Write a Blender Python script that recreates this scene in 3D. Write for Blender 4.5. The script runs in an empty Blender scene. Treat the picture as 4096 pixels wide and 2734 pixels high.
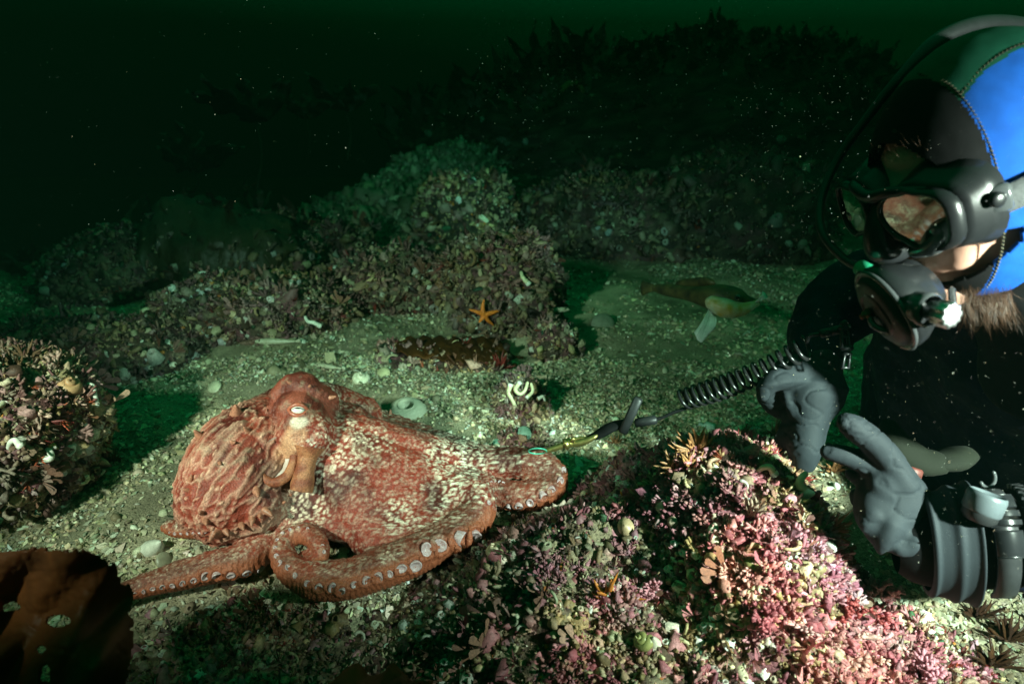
import bpy, math, random
import numpy as np
from mathutils import Vector, Matrix
from mathutils.bvhtree import BVHTree
from mathutils.kdtree import KDTree

# ------------------------------------------------------------------ camera, water light, strobes, exposure
S = bpy.context.scene
COL = S.collection
PITCH = math.radians(22.0)
CAM = np.array([0.0, 0.0, 0.76])
FPX = 2669.0                                   # focal length in pixels of the 4096 px wide photograph
cam_d = bpy.data.cameras.new('camera'); cam = bpy.data.objects.new('camera', cam_d); COL.objects.link(cam)
cam.location = CAM; cam.rotation_euler = (math.pi/2 - PITCH, 0, 0)
cam_d.sensor_width = 36.0; cam_d.lens = 36.0*FPX/4096.0; cam_d.clip_start = 0.02; cam_d.clip_end = 200
S.camera = cam
cam_d.dof.use_dof = True; cam_d.dof.focus_distance = 1.12; cam_d.dof.aperture_fstop = 4.5

world = bpy.data.worlds.new('World'); S.world = world; world.use_nodes = True
wn = world.node_tree; wn.nodes.clear()
def wnode(t, **k):
    n = wn.nodes.new(t)
    for a, b in k.items(): setattr(n, a, b)
    return n
w_out = wnode('ShaderNodeOutputWorld'); w_bg = wnode('ShaderNodeBackground')
w_sky = wnode('ShaderNodeTexSky', sky_type='NISHITA', sun_disc=False)
w_sky.sun_elevation = math.radians(50); w_sky.sun_rotation = math.radians(60)
w_tc = wnode('ShaderNodeTexCoord'); w_sep = wnode('ShaderNodeSeparateXYZ')
w_ramp = wnode('ShaderNodeValToRGB'); w_mr = wnode('ShaderNodeMapRange')
w_mix = wnode('ShaderNodeMix', data_type='RGBA', blend_type='MULTIPLY')
w_add = wnode('ShaderNodeMath', operation='MULTIPLY_ADD')
wn.links.new(w_tc.outputs['Generated'], w_sep.inputs[0])
wn.links.new(w_sep.outputs['X'], w_add.inputs[0]); w_add.inputs[1].default_value = 0.14
wn.links.new(w_sep.outputs['Z'], w_add.inputs[2])
wn.links.new(w_add.outputs[0], w_mr.inputs['Value']); w_mr.inputs['From Min'].default_value = -0.35; w_mr.inputs['From Max'].default_value = 1.0
wn.links.new(w_mr.outputs[0], w_ramp.inputs[0])
cr = w_ramp.color_ramp
cr.elements[0].position = 0.0; cr.elements[0].color = (0.000, 0.0035, 0.0022, 1)
cr.elements[1].position = 1.0; cr.elements[1].color = (0.008, 0.30, 0.11, 1)
for p, c in ((0.17, (0.0002, 0.006, 0.004)), (0.262, (0.0003, 0.022, 0.011)), (0.33, (0.0005, 0.085, 0.034)), (0.45, (0.001, 0.13, 0.05))):
    e = cr.elements.new(p); e.color = (*c, 1)
# daylight from the surface, filtered green by the water above: only the Sky Texture's brightness modulates it
w_bw = wnode('ShaderNodeRGBToBW'); w_gain = wnode('ShaderNodeMath', operation='MULTIPLY_ADD')
wn.links.new(w_sky.outputs[0], w_bw.inputs[0]); wn.links.new(w_bw.outputs[0], w_gain.inputs[0])
w_gain.inputs[1].default_value = 0.02; w_gain.inputs[2].default_value = 0.95
w_mix.inputs[0].default_value = 1.0
wn.links.new(w_ramp.outputs[0], w_mix.inputs[6]); wn.links.new(w_gain.outputs[0], w_mix.inputs[7])
wn.links.new(w_mix.outputs[2], w_bg.inputs[0]); wn.links.new(w_bg.outputs[0], w_out.inputs['Surface'])
w_bg.inputs[1].default_value = 0.85

def strobe(name, loc, aim, power, cone, blend, col=(1.0, 0.82, 0.70), size=0.035):
    l = bpy.data.lights.new(name, 'SPOT'); o = bpy.data.objects.new(name, l); COL.objects.link(o)
    l.energy = power; l.color = col; l.shadow_soft_size = size; l.spot_size = math.radians(cone); l.spot_blend = blend
    o.location = loc; d = Vector(aim) - Vector(loc); o.rotation_euler = d.to_track_quat('-Z', 'Y').to_euler()
    return o
strobe('strobe_right', (1.00, 0.02, 0.82), (0.38, 1.20, 0.14), 385, 66, 1.0, (1.0, 0.89, 0.80))
strobe('strobe_left', (-0.90, -0.05, 0.95), (-0.24, 1.98, 0.02), 315, 56, 1.0, (1.0, 0.80, 0.67))
S.view_settings.view_transform = 'Standard'; S.view_settings.look = 'None'
S.view_settings.exposure = 0.0; S.view_settings.gamma = 1.0; S.view_settings.use_curve_mapping = False
S.render.engine = 'CYCLES'
S.cycles.use_denoising = True
S.cycles.max_bounces = 5; S.cycles.diffuse_bounces = 2; S.cycles.glossy_bounces = 2
S.cycles.transmission_bounces = 3; S.cycles.transparent_max_bounces = 6; S.cycles.volume_bounces = 0

# ------------------------------------------------------------------ placing: photo pixel + real depth or height -> point of the place
CF = np.array([0, math.cos(PITCH), -math.sin(PITCH)]); CU = np.array([0, math.sin(PITCH), math.cos(PITCH)]); CR = np.array([1.0, 0, 0])
def ray(px, py): return CF + (px-2048)/FPX*CR + (1367-py)/FPX*CU
def W(px, py, t): return CAM + ray(px, py)*t                       # t metres forward
def P(px, py, z=0.0):                                              # where the ray meets height z
    d = ray(px, py); return CAM + d*((z-CAM[2])/d[2])
def to_px(V):
    v = V - CAM; t = v@CF
    return 2048+FPX*(v@CR)/t, 1367-FPX*(v@CU)/t

# ------------------------------------------------------------------ noise
def _h(ix, iy, iz, seed):
    n = (ix.astype(np.int64)*374761393 + iy.astype(np.int64)*668265263 + iz.astype(np.int64)*2147483647 + seed*974634777) & 0xffffffff
    n = ((n ^ (n >> 13))*1274126177) & 0xffffffff
    n = ((n ^ (n >> 16))*2246822519) & 0xffffffff
    return ((n ^ (n >> 15)) & 0xffffff)/float(0xffffff)
def vnoise(Q, seed=0):
    i = np.floor(Q); f = Q-i; f = f*f*(3-2*f); i = i.astype(np.int64)
    r = 0
    for a in (0, 1):
        wx = f[:, 0] if a else 1-f[:, 0]
        for b in (0, 1):
            wy = f[:, 1] if b else 1-f[:, 1]
            for c in (0, 1):
                wz = f[:, 2] if c else 1-f[:, 2]
                r = r + wx*wy*wz*_h(i[:, 0]+a, i[:, 1]+b, i[:, 2]+c, seed)
    return r*2-1
def fbm(Q, octs=4, seed=0, gain=0.5):
    r = 0; a = 1; t = 0
    for k in range(octs):
        r = r + a*vnoise(Q*(2.03**k)+k*17.3, seed+k); t += a; a *= gain
    return r/t
def worley(Q, seed=0, jit=0.9):                                    # F1, F2, cell random
    i = np.floor(Q).astype(np.int64); n = len(Q)
    f1 = np.full(n, 9.); f2 = np.full(n, 9.); idd = np.zeros(n)
    for a in (-1, 0, 1):
        for b in (-1, 0, 1):
            for c in (-1, 0, 1):
                x, y, z = i[:, 0]+a, i[:, 1]+b, i[:, 2]+c
                px = x+.5+jit*(_h(x, y, z, seed)-.5); py = y+.5+jit*(_h(x, y, z, seed+1)-.5); pz = z+.5+jit*(_h(x, y, z, seed+2)-.5)
                d = np.sqrt((px-Q[:, 0])**2+(py-Q[:, 1])**2+(pz-Q[:, 2])**2)
                m = d < f1
                f2 = np.where(m, f1, np.minimum(f2, d)); idd = np.where(m, _h(x, y, z, seed+3), idd); f1 = np.where(m, d, f1)
    return f1, f2, idd
def sstep(a, b, x): t = np.clip((x-a)/(b-a), 0, 1); return t*t*(3-2*t)
def lerp3(a, b, t): return np.asarray(a)[None, :]*(1-t[:, None]) + np.asarray(b)[None, :]*t[:, None] if np.ndim(a) == 1 else a*(1-t[:, None])+np.asarray(b)[None, :]*t[:, None]

# ------------------------------------------------------------------ meshes
def mesh_np(name, V, F, mats=None, tint=None, smooth=True, attrs=None, mat_idx=None):
    V = np.asarray(V, np.float32); F = np.asarray(F, np.int32); k = F.shape[1]
    me = bpy.data.meshes.new(name)
    me.vertices.add(len(V)); me.vertices.foreach_set('co', V.ravel())
    me.loops.add(F.size); me.loops.foreach_set('vertex_index', F.ravel())
    me.polygons.add(len(F)); me.polygons.foreach_set('loop_start', np.arange(0, F.size, k, dtype=np.int32))
    me.polygons.foreach_set('loop_total', np.full(len(F), k, np.int32))
    if smooth: me.polygons.foreach_set('use_smooth', np.ones(len(F), bool))
    if mat_idx is not None: me.polygons.foreach_set('material_index', np.asarray(mat_idx, np.int32))
    me.update(calc_edges=True)
    if tint is not None: set_tint(me, tint)
    for m in (mats if isinstance(mats, (list, tuple)) else [mats]):
        if m: me.materials.append(m)
    return me
def set_tint(me, c):
    a = me.color_attributes.get('tint') or me.color_attributes.new('tint', 'FLOAT_COLOR', 'POINT')
    c4 = np.ones((len(me.vertices), 4), np.float32); c4[:, :3] = c; a.data.foreach_set('color', c4.ravel())
def obj(name, me, parent=None, **props):
    if isinstance(me, tuple): me = mesh_np(name, *me[:2], me[2] if len(me) > 2 else None)
    o = bpy.data.objects.new(name, me); COL.objects.link(o)
    if parent is not None:
        o.parent = parent
        o.matrix_parent_inverse = Matrix.Translation(parent.location).inverted() if parent.type == 'EMPTY' or parent.location.length > 0 else Matrix()
    for k, v in props.items(): o[k] = v
    return o
def thing(name, label, category, loc=(0, 0, 0), group=None):
    o = bpy.data.objects.new(name, None); COL.objects.link(o); o.location = [float(v) for v in loc]; o.empty_display_size = 0.02
    o['label'] = label; o['category'] = category
    if group: o['group'] = group
    return o
def V3(me): a = np.empty(len(me.vertices)*3, np.float32); me.vertices.foreach_get('co', a); return a.reshape(-1, 3).astype(float)
def N3(me): a = np.empty(len(me.vertices)*3, np.float32); me.vertex_normals.foreach_get('vector', a); return a.reshape(-1, 3).astype(float)
def setV(me, V): me.vertices.foreach_set('co', np.asarray(V, np.float32).ravel()); me.update()
def join(parts):                                                   # [(V, F)] -> one (V, F), quads kept as triangles
    Vs, Fs, o = [], [], 0
    for V, F in parts:
        F = np.asarray(F)
        if F.shape[1] == 4: F = np.concatenate([F[:, [0, 1, 2]], F[:, [0, 2, 3]]])
        Vs.append(V); Fs.append(F+o); o += len(V)
    return np.concatenate(Vs), np.concatenate(Fs)
def sphere(c, r, nu=16, nv=10, M=None):
    r = np.atleast_1d(r)*np.ones(3); V = [[0, 0, 1]]
    for j in range(1, nv):
        for i in range(nu):
            a, b = 2*math.pi*i/nu, math.pi*j/nv; V.append([math.sin(b)*math.cos(a), math.sin(b)*math.sin(a), math.cos(b)])
    V.append([0, 0, -1]); F = []
    for i in range(nu):
        F.append([0, 1+i, 1+(i+1) % nu]); b = 1+(nv-2)*nu; F.append([len(V)-1, b+(i+1) % nu, b+i])
        for j in range(nv-2):
            a = 1+j*nu+i; d = 1+j*nu+(i+1) % nu; F += [[a, a+nu, d+nu], [a, d+nu, d]]
    V = np.array(V)*r
    if M is not None: V = V@np.asarray(M).T
    return V+np.asarray(c), np.array(F)
def catmull(pts, n=8):
    pts = np.asarray(pts, float)
    if len(pts) < 3:
        t = np.linspace(0, 1, n+1)[:, None]; return pts[0]*(1-t)+pts[-1]*t
    Q = np.vstack([2*pts[0]-pts[1], pts, 2*pts[-1]-pts[-2]]); out = []
    for i in range(1, len(Q)-2):
        for k in range(n):
            t = k/n; a, b, c, d = Q[i-1], Q[i], Q[i+1], Q[i+2]
            out.append(.5*((2*b)+(-a+c)*t+(2*a-5*b+4*c-d)*t*t+(-a+3*b-3*c+d)*t**3))
    out.append(pts[-1]); return np.array(out)
def tube(path, rad, seg=10, cap=True, flat=1.0, up=None):          # closed tube with rounded ends; path Nx3, rad N or scalar
    path = np.asarray(path, float); n = len(path); rad = np.ones(n)*rad
    if cap:
        d0 = path[0]-path[1]; d0 /= np.linalg.norm(d0)+1e-9; d1 = path[-1]-path[-2]; d1 /= np.linalg.norm(d1)+1e-9
        path = np.vstack([path[0]+d0*rad[0]*.95, path[0]+d0*rad[0]*.6, path, path[-1]+d1*rad[-1]*.6, path[-1]+d1*rad[-1]*.95])
        rad = np.concatenate([[rad[0]*.25, rad[0]*.78], rad, [rad[-1]*.78, rad[-1]*.25]]); n += 4
    T = np.gradient(path, axis=0); T /= np.linalg.norm(T, axis=1)[:, None]+1e-9
    u = np.array([0, 0, 1.]) if up is None else np.asarray(up, float)
    if abs(T[0]@u) > .95: u = np.array([1., 0, 0])
    V = []
    for k in range(n):
        u = u-T[k]*(u@T[k]); u /= np.linalg.norm(u)+1e-9; w = np.cross(T[k], u)
        a = np.arange(seg)*2*math.pi/seg
        V.append(path[k]+rad[k]*(np.cos(a)[:, None]*w+flat*np.sin(a)[:, None]*u))
    V = np.concatenate(V); F = []
    for k in range(n-1):
        for i in range(seg):
            a, b = k*seg+i, k*seg+(i+1) % seg; F += [[a, b, b+seg], [a, b+seg, a+seg]]
    V = np.vstack([V, path[0], path[-1]]); m = len(V)-2
    for i in range(seg):
        F.append([m, (i+1) % seg, i]); F.append([m+1, (n-1)*seg+i, (n-1)*seg+(i+1) % seg])
    return V, np.array(F)
def chain(pts, n=5, seg=14, flat=1.0):                             # [(point, radius)] -> smooth closed limb
    p = catmull([q[0] for q in pts], n); r = catmull([[q[1]]*3 for q in pts], n)[:, 0]
    return tube(p, r, seg, flat=flat)
def box(c, s, M=None, bev=0.0):
    s = np.asarray(s, float)/2; V, F = [], []
    b = bev if bev > 0 else min(s)*.15
    for sx in (-1, 1):
        for sy in (-1, 1):
            for sz in (-1, 1):
                g = np.array([sx, sy, sz])
                V += [g*(s-[0, b, b]), g*(s-[b, 0, b]), g*(s-[b, b, 0])]
    V = np.array(V)
    import itertools
    I = lambda sx, sy, sz, a: (((sx > 0)*4+(sy > 0)*2+(sz > 0))*3+a)
    for a in range(3):
        o = [x for x in range(3) if x != a]
        for sg in (-1, 1):
            q = []
            for u, v in ((-1, -1), (1, -1), (1, 1), (-1, 1)):
                g = [0, 0, 0]; g[a] = sg; g[o[0]] = u; g[o[1]] = v; q.append(I(*g, a))
            F.append(q if (sg > 0) == (a != 1) else q[::-1])
    for a in range(3):                                             # bevel strips along axis a
        o = [x for x in range(3) if x != a]
        for u in (-1, 1):
            for v in (-1, 1):
                g0 = [0, 0, 0]; g0[a] = -1; g0[o[0]] = u; g0[o[1]] = v; g1 = list(g0); g1[a] = 1
                q = [I(*g0, o[0]), I(*g1, o[0]), I(*g1, o[1]), I(*g0, o[1])]
                F.append(q)
    T = []
    for q in F: T += [[q[0], q[1], q[2]], [q[0], q[2], q[3]]]
    for k in range(8): T.append([k*3, k*3+1, k*3+2])
    T = np.array(T)
    nrm = np.cross(V[T[:, 1]]-V[T[:, 0]], V[T[:, 2]]-V[T[:, 0]]); cen = V[T].mean(1)
    fl = (nrm*cen).sum(1) < 0; T[fl] = T[fl][:, ::-1]
    if M is not None: V = V@np.asarray(M).T
    return V+np.asarray(c), T
def lathe(prof, seg=24, M=None, c=(0, 0, 0)):                      # prof [(r, z)], axis +z
    V, F = [], []
    for r, z in prof:
        for i in range(seg):
            a = 2*math.pi*i/seg; V.append([r*math.cos(a), r*math.sin(a), z])
    for k in range(len(prof)-1):
        for i in range(seg):
            a, b = k*seg+i, k*seg+(i+1) % seg; F += [[a, b, b+seg], [a, b+seg, a+seg]]
    V = np.array(V)
    if M is not None: V = V@np.asarray(M).T
    return V+np.asarray(c), np.array(F)
def frame(z, x=None):                                              # rotation matrix whose 3rd column is z
    z = np.asarray(z, float); z = z/np.linalg.norm(z)
    x = np.array([1., 0, 0]) if x is None else np.asarray(x, float)
    if abs(x@z) > .97*np.linalg.norm(x): x = np.array([0, 1., 0])
    x = x-z*(x@z); x /= np.linalg.norm(x); y = np.cross(z, x)
    return np.stack([x, y, z], 1)
def organic(name, parts, voxel=0.003, smooth=8, mats=None):        # union of closed shells, fused into one smooth skin
    V, F = join(parts); me = mesh_np(name, V, F)
    o = bpy.data.objects.new('organic', me); COL.objects.link(o)
    m = o.modifiers.new('r', 'REMESH'); m.mode = 'VOXEL'; m.voxel_size = voxel; m.use_smooth_shade = True
    s = o.modifiers.new('s', 'SMOOTH'); s.factor = .5; s.iterations = smooth
    dg = bpy.context.evaluated_depsgraph_get(); dg.update()
    r = bpy.data.meshes.new_from_object(o.evaluated_get(dg)); r.name = name
    bpy.data.objects.remove(o); bpy.data.meshes.remove(me)
    r.materials.clear()
    for m in (mats if isinstance(mats, (list, tuple)) else [mats]):
        if m: r.materials.append(m)
    r.polygons.foreach_set('use_smooth', np.ones(len(r.polygons), bool)); r.update()
    return r
def bvh_of(me):
    return BVHTree.FromPolygons([v.co for v in me.vertices], [p.vertices for p in me.polygons])
def hit(bvh, px, py):
    h = bvh.ray_cast(Vector(CAM), Vector(ray(px, py)).normalized())
    return (None, None) if h[0] is None else (np.array(h[0]), np.array(h[1]))

# ------------------------------------------------------------------ scattering of small pieces as real, merged geometry
def rnd_rot(nrm, rng, tilt=.35):
    n = len(nrm); z = nrm+rng.normal(0, tilt, (n, 3)); z /= np.linalg.norm(z, axis=1)[:, None]+1e-9
    a = rng.normal(0, 1, (n, 3)); x = a-z*(a*z).sum(1)[:, None]; x /= np.linalg.norm(x, axis=1)[:, None]+1e-9
    return np.stack([x, np.cross(z, x), z], 2)
def scatter(protos, pos, nrm, size, rng, cols, tilt=.35, jit=.25, shade=.12):
    """protos [(V,F)], cols: list of linear colours or Nx3 array -> V, F, tint"""
    n = len(pos); R = rnd_rot(nrm, rng, tilt); which = rng.integers(0, len(protos), n)
    if isinstance(cols, list): C = np.array(cols)[rng.integers(0, len(cols), n)]
    else: C = cols
    C = C*(1+rng.normal(0, shade, (n, 1)))*(1+rng.normal(0, .05, (n, 3))); C = np.clip(C, .003, .95)
    Vs, Fs, Cs, off = [], [], [], 0
    for k, (v, f) in enumerate(protos):
        f = np.asarray(f)
        if f.shape[1] == 4: f = np.concatenate([f[:, [0, 1, 2]], f[:, [0, 2, 3]]])
        m = np.nonzero(which == k)[0]
        if not len(m): continue
        sc = size[m][:, None]*(1+rng.uniform(-jit, jit, (len(m), 3)))
        vv = np.einsum('nij,nkj->nki', R[m], v[None]*sc[:, None, :])+pos[m][:, None, :]
        Vs.append(vv.reshape(-1, 3)); Fs.append((f[None]+(np.arange(len(m))*len(v))[:, None, None]+off).reshape(-1, 3))
        Cs.append(np.repeat(C[m], len(v), 0)); off += len(m)*len(v)
    return np.concatenate(Vs), np.concatenate(Fs), np.concatenate(Cs)
def merge_scatter(ls):
    off = 0; V, F, C = [], [], []
    for v, f, c in ls: V.append(v); F.append(f+off); C.append(c); off += len(v)
    return np.concatenate(V), np.concatenate(F), np.concatenate(C)
def sample_mesh(me, n, rng, mask=None):
    V = V3(me); me.calc_loop_triangles(); t = np.empty(len(me.loop_triangles)*3, np.int32); me.loop_triangles.foreach_get('vertices', t); t = t.reshape(-1, 3)
    A, B, C = V[t[:, 0]], V[t[:, 1]], V[t[:, 2]]; N = np.cross(B-A, C-A); ar = np.linalg.norm(N, axis=1)+1e-12; N = N/ar[:, None]
    w = ar.copy(); cen = (A+B+C)/3
    if mask is not None: w = w*mask(cen, N)
    # only what the place's viewers could see: pieces facing wholly away from every likely viewpoint are left out
    w = w*(((CAM-cen)*N).sum(1) > -.25*np.linalg.norm(CAM-cen, axis=1))
    k = rng.choice(len(t), n, p=w/w.sum()); u = rng.random((n, 2)); fl = u.sum(1) > 1; u[fl] = 1-u[fl]
    return A[k]+(B-A)[k]*u[:, :1]+(C-A)[k]*u[:, 1:], N[k]
# ------------------------------------------------------------------ materials
def nmat(name):
    m = bpy.data.materials.new(name); m.use_nodes = True; nt = m.node_tree; b = nt.nodes['Principled BSDF']
    return m, nt, b
def _n(nt, t, **k):
    n = nt.nodes.new(t)
    for a, v in k.items():
        if a.startswith('_'): n.inputs[a[1:].replace('_', ' ')].default_value = v
        else: setattr(n, a, v)
    return n
def add_bump(nt, b, scale, strength, dist, detail=4, kind='noise', prev=None):
    tc = _n(nt, 'ShaderNodeTexCoord')
    t = _n(nt, 'ShaderNodeTexNoise') if kind == 'noise' else _n(nt, 'ShaderNodeTexVoronoi')
    t.inputs['Scale'].default_value = scale
    if kind == 'noise': t.inputs['Detail'].default_value = detail
    bp = _n(nt, 'ShaderNodeBump'); bp.inputs['Strength'].default_value = strength; bp.inputs['Distance'].default_value = dist
    nt.links.new(tc.outputs['Object'], t.inputs['Vector']); nt.links.new(t.outputs[0], bp.inputs['Height'])
    if prev: nt.links.new(prev.outputs[0], bp.inputs['Normal'])
    nt.links.new(bp.outputs[0], b.inputs['Normal']); return bp
def mat(name, col, rough=.5, metal=0., var=.25, vscale=40, bump=0., bscale=120, bdist=.002, col2=None, spec=.5, kind='noise', sss=0., trans=0., alpha=1., coat=0.):
    m, nt, b = nmat(name)
    tc = _n(nt, 'ShaderNodeTexCoord'); t = _n(nt, 'ShaderNodeTexNoise'); t.inputs['Scale'].default_value = vscale; t.inputs['Detail'].default_value = 5
    r = _n(nt, 'ShaderNodeValToRGB'); c2 = col2 or tuple(c*(1-var) for c in col); c1 = col if col2 else tuple(min(1, c*(1+var)) for c in col)
    r.color_ramp.elements[0].position = .32; r.color_ramp.elements[0].color = (*c2, 1)
    r.color_ramp.elements[1].position = .68; r.color_ramp.elements[1].color = (*c1, 1)
    nt.links.new(tc.outputs['Object'], t.inputs['Vector']); nt.links.new(t.outputs[0], r.inputs[0]); nt.links.new(r.outputs[0], b.inputs['Base Color'])
    b.inputs['Roughness'].default_value = rough; b.inputs['Metallic'].default_value = metal; b.inputs['Specular IOR Level'].default_value = spec
    b.inputs['Alpha'].default_value = alpha; b.inputs['Coat Weight'].default_value = coat
    if sss: b.inputs['Subsurface Weight'].default_value = sss; b.inputs['Subsurface Radius'].default_value = (.01, .004, .003); b.inputs['Subsurface Scale'].default_value = .6
    if trans: b.inputs['Transmission Weight'].default_value = trans
    if bump: add_bump(nt, b, bscale, bump, bdist, kind=kind)
    return m
def mat_tint(name, rough=.6, spec=.4, var=.35, vscale=260, bump=.5, bscale=500, bdist=.001, sss=0., coat=0.):
    m, nt, b = nmat(name)
    at = _n(nt, 'ShaderNodeAttribute', attribute_name='tint'); tc = _n(nt, 'ShaderNodeTexCoord')
    t = _n(nt, 'ShaderNodeTexNoise'); t.inputs['Scale'].default_value = vscale; t.inputs['Detail'].default_value = 3
    mr = _n(nt, 'ShaderNodeMapRange'); mr.inputs['From Min'].default_value = .3; mr.inputs['From Max'].default_value = .7
    mr.inputs['To Min'].default_value = 1-var; mr.inputs['To Max'].default_value = 1+var
    mx = _n(nt, 'ShaderNodeVectorMath', operation='SCALE')
    nt.links.new(tc.outputs['Object'], t.inputs['Vector']); nt.links.new(t.outputs[0], mr.inputs[0])
    nt.links.new(at.outputs['Color'], mx.inputs[0]); nt.links.new(mr.outputs[0], mx.inputs['Scale']); nt.links.new(mx.outputs[0], b.inputs['Base Color'])
    b.inputs['Roughness'].default_value = rough; b.inputs['Specular IOR Level'].default_value = spec; b.inputs['Coat Weight'].default_value = coat
    if sss: b.inputs['Subsurface Weight'].default_value = sss; b.inputs['Subsurface Radius'].default_value = (.01, .004, .003); b.inputs['Subsurface Scale'].default_value = .5
    if bump: add_bump(nt, b, bscale, bump, bdist)
    return m
M_piece = mat_tint('crust_growth', rough=.62, spec=.45, vscale=300, bump=.6, bscale=700, bdist=.0008)
M_gravel = mat_tint('shell_hash', rough=.6, spec=.3, vscale=400, var=.25, bump=.2, bscale=900, bdist=.0005)
M_rock = mat_tint('reef_rock', rough=.75, spec=.35, vscale=170, var=.5, bump=.8, bscale=260, bdist=.004)
M_sand = mat_tint('sand', rough=.8, spec=.25, vscale=330, var=.55, bump=.9, bscale=300, bdist=.004)
M_octo = mat_tint('octopus_skin', rough=.48, spec=.35, vscale=420, var=.34, bump=.9, bscale=330, bdist=.0022, sss=.06)

# water volume
def water():
    bm_v, bm_f = box((0, 0, 0), (2, 2, 2), bev=1e-4)
    x0, x1, y0, y1, z0, z1 = -13, 13, -6, 15.5, -3.4, 1.72
    V = np.array([[x, y, z] for x in (x0, x1) for y in (y0, y1) for z in (z0, z1)], float)
    F = np.array([[0, 1, 3, 2], [4, 6, 7, 5], [0, 4, 5, 1], [2, 3, 7, 6], [0, 2, 6, 4], [1, 5, 7, 3]])
    m = bpy.data.materials.new('green_sea_water'); m.use_nodes = True; nt = m.node_tree; nt.nodes.clear()
    o = nt.nodes.new('ShaderNodeOutputMaterial'); v = nt.nodes.new('ShaderNodeVolumePrincipled')
    v.inputs['Color'].default_value = (.008, .035, .025, 1); v.inputs['Density'].default_value = .33
    v.inputs['Absorption Color'].default_value = (.0, .36, .22, 1); v.inputs['Anisotropy'].default_value = .5
    nt.links.new(v.outputs[0], o.inputs['Volume'])
    me = mesh_np('haze', V, F, m, smooth=False); ob = obj('haze', me, kind='stuff', label='dark green hazy sea water filling the whole scene')
    m.cycles.homogeneous_volume = True if hasattr(m, 'cycles') else None
water()
# ------------------------------------------------------------------ seabed
rng = np.random.default_rng(7)
def seabed_z(x, y):
    Q = np.stack([x, y, np.zeros_like(x)], 1)
    z = .026*fbm(Q*1.7, 3, 3)+.020*fbm(Q*4.5, 2, 4)
    left = sstep(-.9, -2.4, x-(y-3)*.3)*sstep(2.6, 5.0, y); z = z-.9*left
    rx_ = (x+1.02)-(y-3.0)*.36; z = z+(.08+.22*sstep(2.9, 4.6, y))*np.exp(-(rx_/.36)**2)*sstep(2.6, 3.3, y)*sstep(6, 4.6, y)+.85*np.exp(-(rx_/.5)**2)*sstep(-.4, -1.6, x)*0   # pale gravel ridge
    z = z+.30*sstep(3.4, 6.5, y)*sstep(-.6, .8, x)+.12*np.maximum(y-8, 0)*sstep(-3, 2, x)*.3
    z = z-.06*sstep(1., .6, y)-.9*sstep(-.3, -3, y)-.5*sstep(8, 14, y)*sstep(1, -3, x)
    return z
def axis(lo, a, b, hi, step, n):
    g = np.linspace(0, 1, n)[1:]**2.2
    return np.concatenate([(a-(a-lo)*g)[::-1], np.arange(a, b, step), b+(hi-b)*g])
gx = axis(-12, -1.9, 1.9, 12, .013, 34); gy = axis(-5, .45, 3.2, 15, .013, 40)
X, Y = np.meshgrid(gx, gy); x, y = X.ravel(), Y.ravel(); z = seabed_z(x, y)
Q = np.stack([x, y, z], 1); z = z+.006*fbm(Q*28, 3, 11); rx_f = (x+1.02)-(y-3.0)*.36
n0, n1 = len(gx), len(gy); I = np.arange(n0*n1).reshape(n1, n0)
F = np.stack([I[:-1, :-1], I[:-1, 1:], I[1:, 1:], I[1:, :-1]], -1).reshape(-1, 4)
p = 1-sstep(-.25, .30, fbm(np.stack([x, y, 0*x], 1)*3.1, 4, 61)); c = lerp3(np.array([.42, .35, .24]), (.25, .20, .135), p); far_dim = np.clip(sstep(3.2, 4.2, y)*(1-np.exp(-(rx_f/.5)**2*1.)), 0, 1)*1.; c = lerp3(c, (.030, .026, .016), far_dim)*(1-.5*sstep(2.1, 3.2, y))[:, None]*(1+.75*fbm(Q*19, 4, 66))[:, None].clip(.2, 2)  # sand colour dimmed towards the back, standing in for light falling off
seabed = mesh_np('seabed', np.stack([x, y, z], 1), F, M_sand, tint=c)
obj('seabed', seabed, kind='structure', label='pale seabed of sand and broken shell')

# ------------------------------------------------------------------ rocks
ROCKS = []
def cube_sphere(n):
    g = np.tan(np.linspace(-math.pi/4, math.pi/4, n)); A, B = np.meshgrid(g, g); o = np.ones_like(A); Vs, Fs = [], []; off = 0
    I = np.arange(n*n).reshape(n, n); q = np.stack([I[:-1, :-1], I[:-1, 1:], I[1:, 1:], I[1:, :-1]], -1).reshape(-1, 4)
    for f in ((A, B, o), (B, A, -o), (o, A, B), (-o, B, A), (B, o, A), (A, -o, B)):
        v = np.stack([a.ravel() for a in f], 1); v /= np.linalg.norm(v, axis=1)[:, None]; Vs.append(v); Fs.append(q+off); off += n*n
    V, F = np.concatenate(Vs), np.concatenate(Fs)
    k = np.round(V*1e5).astype(np.int64); _, idx, inv = np.unique(k, axis=0, return_index=True, return_inverse=True)
    return V[idx], inv.ravel()[F]
def crust_tint(Q, N, seed, pink=.5):
    a = fbm(Q*9, 4, seed); b = fbm(Q*16, 3, seed+9); f1, f2, cid = worley(Q*30, seed)
    c = np.tile(np.array([.10, .062, .040]), (len(Q), 1))
    c = lerp3(c, (.24, .085, .10), sstep(.0, .12, a+.25*(pink-.5)))
    c = lerp3(c, (.055, .018, .016), sstep(.10, .2, b)*.9)
    c = lerp3(c, (.30, .24, .15), sstep(.05, .2, fbm(Q*22, 3, seed+20))*.7)
    c = lerp3(c, (.40, .16, .19), sstep(.72, .8, cid)*sstep(.38, .2, f1)*.8*pink*2)
    return np.clip(c, .004, .8)
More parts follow.
